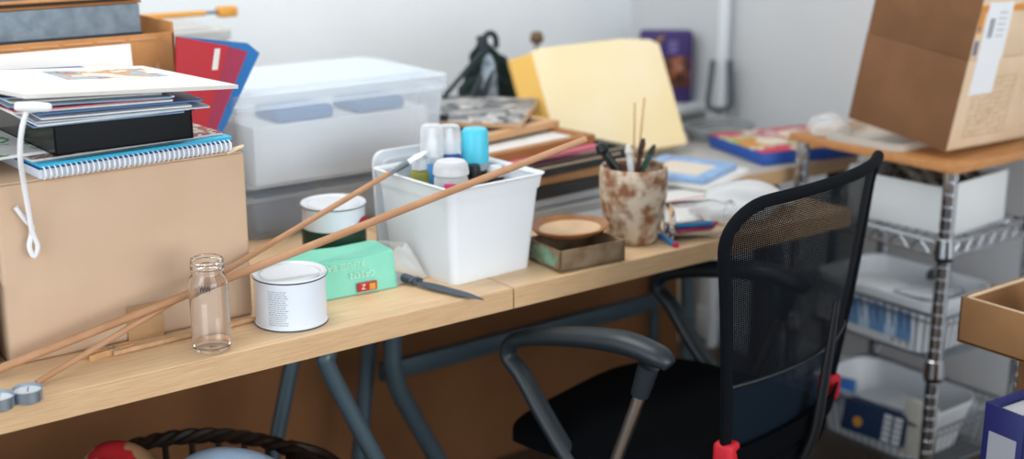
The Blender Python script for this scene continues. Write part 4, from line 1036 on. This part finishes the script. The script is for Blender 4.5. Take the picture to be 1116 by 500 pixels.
bm = BM(); bx(bm, (0, 0, 0), (.06, .03, .01), .002)
o = obj('green_packet', bm, mat('green_packet', '6A8A3A', .5), loc=(c0.x + .03, c0.y - .05, c0.z + .0055)); tag(o, 'small green packet in the corner of the shallow open carton', 'packet')
t = thing('cardboard_box', 'tall brown cardboard box supporting the shallow open carton', 'box', (2.03, 1.21, 0))
bm = BM(); bx(bm, (0, -.27, 0), (.26, 0, .6145), .004); obj('box_body', bm, mat('carton_low', '9A6C46', .85, h2='8C5F3B', scale=10), t)
bm = BM(); bx(bm, (-.0012, -.16, .30), (0, -.11, .61)); obj('tape_strip', bm, tape, t)
# binder with floor box
bm = BM(); bx(bm, (0, 0, 0), (.27, .30, .285), .004)
b_c = Vector((1.72, .85, 0))
o = obj('carton', bm, card_d, loc=(1.735, .83, 0)); tag(o, 'brown carton under the dark blue binder at the lower right', 'carton')
t = thing('ring_binder', 'dark blue ring binder standing at the lower right corner', 'binder', (1.765, 1.10, .286), R(-4))
bm = BM(); bl_ = mat('binder_blue', '22265E', .4)
bx(bm, (0, -.075, 0), (.003, 0, .315), .001); bx(bm, (0, -.003, 0), (.20, 0, .315), .001); bx(bm, (0, -.075, 0), (.20, -.072, .315), .001); obj('cover', bm, bl_, t)
bm = BM(); bx(bm, (.01, -.045, .006), (.195, -.006, .300), .001); obj('paper_block', bm, stripes('binder_paper', 'D0D2D4', 'A8ACB0', 400, 1), t)
bm = BM(); bx(bm, (-.001, -.062, .09), (.0, -.012, .27)); obj('spine_label', bm, mat('spine_label', '9A9CA4', .6), t)
t = thing('ring_binder', 'second dark blue binder at the very edge of the photo', 'binder', (1.80, 1.005, .286), R(-6))
bm = BM(); bx(bm, (0, -.075, 0), (.003, 0, .285), .001); bx(bm, (0, -.003, 0), (.19, 0, .285), .001); bx(bm, (0, -.075, 0), (.19, -.072, .285), .001); obj('cover', bm, bl_, t)
bm = BM(); bx(bm, (.01, -.060, .006), (.185, -.006, .270), .001); obj('paper_block', bm, paper_m, t)

# ================================================================ OFFICE CHAIR
CH = Vector((1.594, 1.60, 0)); CR = R(14.5)
t = thing('office_chair', 'black office chair with mesh back and loop armrests facing the desk', 'chair', CH, CR)
# seat
bm = BM(); t2 = bmesh.new(); bmesh.ops.create_cube(t2, size=1); bmesh.ops.subdivide_edges(t2, edges=t2.edges[:], cuts=18, use_grid_fill=True)
for v in t2.verts:
    x, y, z_ = v.co * 2
    k = 1 / max(1e-6, (abs(x) ** 3.6 + abs(y) ** 3.6) ** (1 / 3.6)) * max(abs(x), abs(y)) if (x or y) else 1
    xx, yy = x * k, y * k
    rr_ = max(abs(x), abs(y))
    th_ = .038 * (1 - rr_ ** 6 * .75)
    v.co = Vector((xx * .252, yy * .245 + .022, .435 + z_ * th_ - (.02 * max(0, y) ** 3) + .006 * (xx * xx)))
merge(bm, t2); obj('seat', bm, seat_m, t, smooth=80)
# mesh material
def mesh_mat(name, h, open_, sc=420):
    m = mat(name, h, .7, spec=.1); nt = m.node_tree; n = nt.nodes; L = nt.links; b = n['Principled BSDF']
    tc = n.new('ShaderNodeUVMap'); sp = n.new('ShaderNodeSeparateXYZ'); L.new(tc.outputs[0], sp.inputs[0])
    def hole(ax):
        mu = n.new('ShaderNodeMath'); mu.operation = 'MULTIPLY'; mu.inputs[1].default_value = sc; L.new(sp.outputs[ax], mu.inputs[0])
        fr = n.new('ShaderNodeMath'); fr.operation = 'FRACT'; L.new(mu.outputs[0], fr.inputs[0])
        lt = n.new('ShaderNodeMath'); lt.operation = 'LESS_THAN'; lt.inputs[1].default_value = open_; L.new(fr.outputs[0], lt.inputs[0]); return lt
    a_, b_ = hole(0), hole(1); mm = n.new('ShaderNodeMath'); mm.operation = 'MULTIPLY'; L.new(a_.outputs[0], mm.inputs[0]); L.new(b_.outputs[0], mm.inputs[1])
    tr = n.new('ShaderNodeBsdfTransparent'); mx = n.new('ShaderNodeMixShader'); L.new(mm.outputs[0], mx.inputs[0]); L.new(b.outputs[0], mx.inputs[1]); L.new(tr.outputs[0], mx.inputs[2])
    L.new(mx.outputs[0], n['Material Output'].inputs['Surface']); return m
mesh_m = mesh_mat('chair_mesh', '070C12', .36, 300); mesh_m2 = mesh_mat('chair_mesh_lower', '111C28', .40, 300)
BW, BZ0, BZ1 = .25, .40, .92
def back(u, v):
    """u -1..1 across, v 0..1 up; leaning back, wings curl forward, top corners rounded"""
    z_ = BZ0 + (BZ1 - BZ0) * v
    w_ = BW * (.70 + .40 * v)
    r_ = .075; dz_ = (v - 1) * (BZ1 - BZ0) + r_
    if dz_ > 0: w_ -= r_ - math.sqrt(max(0, r_ * r_ - dz_ * dz_))
    x_ = u * w_
    q_ = (x_ / BW) ** 2
    y_ = -.205 - .075 * v ** 1.3 + .062 * q_ - .03 * sin(pi * min(1, v * 1.1)) * .3
    z_ += .010 * (1 - q_) * v
    return Vector((x_ + .032, y_, z_))
def back_panel(v0, v1, m, name, off=0, uw=.98):
    nu, nv = 24, 48; bm = BM(); uvl = bm.loops.layers.uv.new('UVMap')
    g = [[bm.verts.new(back(-uw + 2 * uw * i / nu, v0 + (v1 - v0) * j / nv) + Vector((0, off, 0))) for i in range(nu + 1)] for j in range(nv + 1)]
    for j in range(nv):
        for i in range(nu):
            f = bm.faces.new((g[j][i], g[j][i + 1], g[j + 1][i + 1], g[j + 1][i]))
            for lp, (a_, b_) in zip(f.loops, ((i, j), (i + 1, j), (i + 1, j + 1), (i, j + 1))):
                lp[uvl].uv = ((-uw + 2 * uw * a_ / nu) * BW, (v0 + (v1 - v0) * b_ / nv) * (BZ1 - BZ0))
    return obj(name, bm, m, t, smooth=80)
back_panel(.40, 1, mesh_m, 'back_mesh'); 
bl2 = back_panel(0, .40, mesh_m2, 'back_mesh'); bl2['label'] = 'denser lower mesh'
bm = BM(); pts = [back(-1, v / 20) for v in range(0, 18)] + [back(-1, 1 - .14 * (1 - sin(a_ * pi / 20))) for a_ in range(0, 10)] + [back(-1 + 2 * i / 20, 1) for i in range(0, 21)] + [back(1, 1 - .14 * (1 - sin(a_ * pi / 20))) for a_ in range(9, -1, -1)] + [back(1, v / 20) for v in range(17, -1, -1)]
pts += [back(1 - 2 * i / 10, 0) for i in range(1, 10)]
# smooth the corners
for _ in range(1):
    pts = [(pts[i - 1] + pts[i] * 2 + pts[(i + 1) % len(pts)]) / 4 for i in range(len(pts))]
tube(bm, pts, .0100, 10, loop=True); obj('back_frame', bm, mat('frame_fabric_black', '0A0E13', .8, bump=.4, bscale=500, spec=.12), t)
bm = BM(); tube(bm, [back(-1 + 2 * i / 20, .40) + Vector((0, -.002, 0)) for i in range(21)], .0035, 6); obj('seam', bm, black_p, t)
bm = BM(); tube(bm, [(0.03, -.10, .40), (.03, -.20, .39), (.03, -.245, .46), (.03, -.262, .60), (.03, -.272, .72)], [.022, .022, .016, .014, .008], 10, 6, flat=.5); obj('back_support', bm, black_p, t)
# strap
def strip(v0, v1, off, uw=1.03):
    bm = BM(); n_ = 24; r1 = []
    for i in range(n_ + 1):
        u_ = -uw + 2 * uw * i / n_
        a_ = back(u_, v0 + .02 * (1 - u_ * u_)); b_ = back(u_, v1 + .02 * (1 - u_ * u_))
        r1.append([bm.verts.new(a_ + Vector((0, off, 0))), bm.verts.new(b_ + Vector((0, off, 0))), bm.verts.new(b_ + Vector((0, off - .004, 0))), bm.verts.new(a_ + Vector((0, off - .004, 0)))])
    for a_, b_ in zip(r1[:-1], r1[1:]):
        for k in range(4): bm.faces.new((a_[k], a_[(k + 1) % 4], b_[(k + 1) % 4], b_[k]))
    bm.faces.new(r1[0]); bm.faces.new(r1[-1][::-1]); return bm
obj('strap', strip(.10, .18, -.014), seat_m, t)
for s in (-1, 1):
    bm = BM(); c_ = back(s * 1.0, .15); bx(bm, (c_.x - .017, c_.y - .020, c_.z - .022), (c_.x + .017, c_.y + .016, c_.z + .028), .008, seg=3); obj('red_tab', bm, red_m, t)
# arms
for s in (-1, 1):
    x = s * .243
    bm = BM()
    P = [(x, -.120, .648), (x, -.10, .660), (x, -.03, .668), (x, .07, .655), (x, .155, .634), (x, .198, .615), (x, .205, .588), (x, .175, .56), (x, .12, .49), (x, .06, .425), (x * .9, .03, .395), (x * .62, .015, .39)]
    Rr = [.014, .024, .026, .023, .019, .018, .018, .019, .020, .020, .018, .016]
    tube(bm, P, Rr, 14, 7, flat=.75); ar = obj('armrest', bm, arm_m, t)
    bm = BM(); tube(bm, [(x, -.082, .64), (x, -.066, .585)], [.018, .015], 12); obj('arm_socket', bm, arm_m, ar)
    bm = BM(); tube(bm, [(x, -.070, .595), (x, .0, .39)], .0105, 12); obj('chrome_rod', bm, mat('rod_steel', 'D8CFC6', .3, 1), ar)
    bm = BM(); lathe(bm, [(0, 0), (.026, 0), (.024, .008), (.014, .011), (0, .011)], 28, T(x + s * .012, .055, .40) @ RY(90 * s), cap=False)
    obj('pivot_disc', bm, chrome, ar)
# underframe
bm = BM(); bx(bm, (-.13, -.12, .365), (.13, .12, .392), .006); bx(bm, (-.24, -.012, .372), (.24, .03, .392), .004); obj('seat_plate', bm, black_p, t)
bm = BM(); lathe(bm, [(.028, .10), (.028, .26), (.016, .262), (.016, .37)], 24); obj('gas_lift', bm, black_p, t)
for k in range(5):
    a_ = 2 * pi * k / 5 + .3
    bm = BM(); tube(bm, [(.0, 0, .11), (.12 * cos(a_), .12 * sin(a_), .10), (.27 * cos(a_), .27 * sin(a_), .07)], [.028, .022, .014], 10, 4, flat=.8); sp_ = obj('base_spoke', bm, black_p, t)
    bm = BM()
    for o_ in (-.013, .013): lathe(bm, [(0, -.008), (.022, -.008), (.025, -.004), (.025, .004), (.022, .008), (0, .008)], 20, T(.27 * cos(a_), .27 * sin(a_), .0255) @ Matrix.Rotation(a_, 4, 'Z') @ RX(90) @ T(0, 0, o_), cap=False)
    tube(bm, [(.27 * cos(a_), .27 * sin(a_), .025), (.27 * cos(a_), .27 * sin(a_), .07)], .006, 8); obj('caster', bm, black_p, sp_)

# ================================================================ CAMERA, LIGHT
cam = bpy.data.cameras.new('camera'); co = bpy.data.objects.new('camera', cam); COL.objects.link(co)
co.location = (0, 0, CZ)
vd = Vector((cos(BETA) * cos(PITCH), sin(BETA) * cos(PITCH), -sin(PITCH)))
co.rotation_euler = vd.to_track_quat('-Z', 'Y').to_euler()
cam.sensor_width = 36; cam.lens = 36 * FPX / 1116
cam.dof.use_dof = True; cam.dof.focus_distance = 1.95; cam.dof.aperture_fstop = 2.1
S.camera = co
def area(name, loc, target, sx, sy, power, col):
    l = bpy.data.lights.new(name, 'AREA'); l.shape = 'RECTANGLE'; l.size = sx; l.size_y = sy; l.energy = power; l.color = col
    o = bpy.data.objects.new(name, l); COL.objects.link(o); o.location = loc
    o.rotation_euler = (Vector(target) - Vector(loc)).to_track_quat('-Z', 'Y').to_euler(); return o
area('window_light', (1.5, -2.4, 1.4), (1.3, 2.5, .7), 2.6, 1.8, 72, (1, .985, .96))
area('side_window_light', (-2.0, .6, 1.8), (1.5, 2.4, .9), 1.6, 1.3, 26, (.93, .97, 1))
area('wall_fill_light', (.9, 2.1, 2.55), (.9, 2.1, 0), 1.2, .6, 24, (1, .98, .95))  # added overhead fill that lightens the back wall, not a real fixture
W = bpy.data.worlds.new('world'); S.world = W; W.use_nodes = True
W.node_tree.nodes['Background'].inputs[0].default_value = (.82, .91, 1, 1); W.node_tree.nodes['Background'].inputs[1].default_value = 1.75
S.view_settings.view_transform = 'Standard'; S.view_settings.look = 'None'; S.view_settings.gamma = 1; S.view_settings.use_curve_mapping = False
S.view_settings.exposure = -0.13
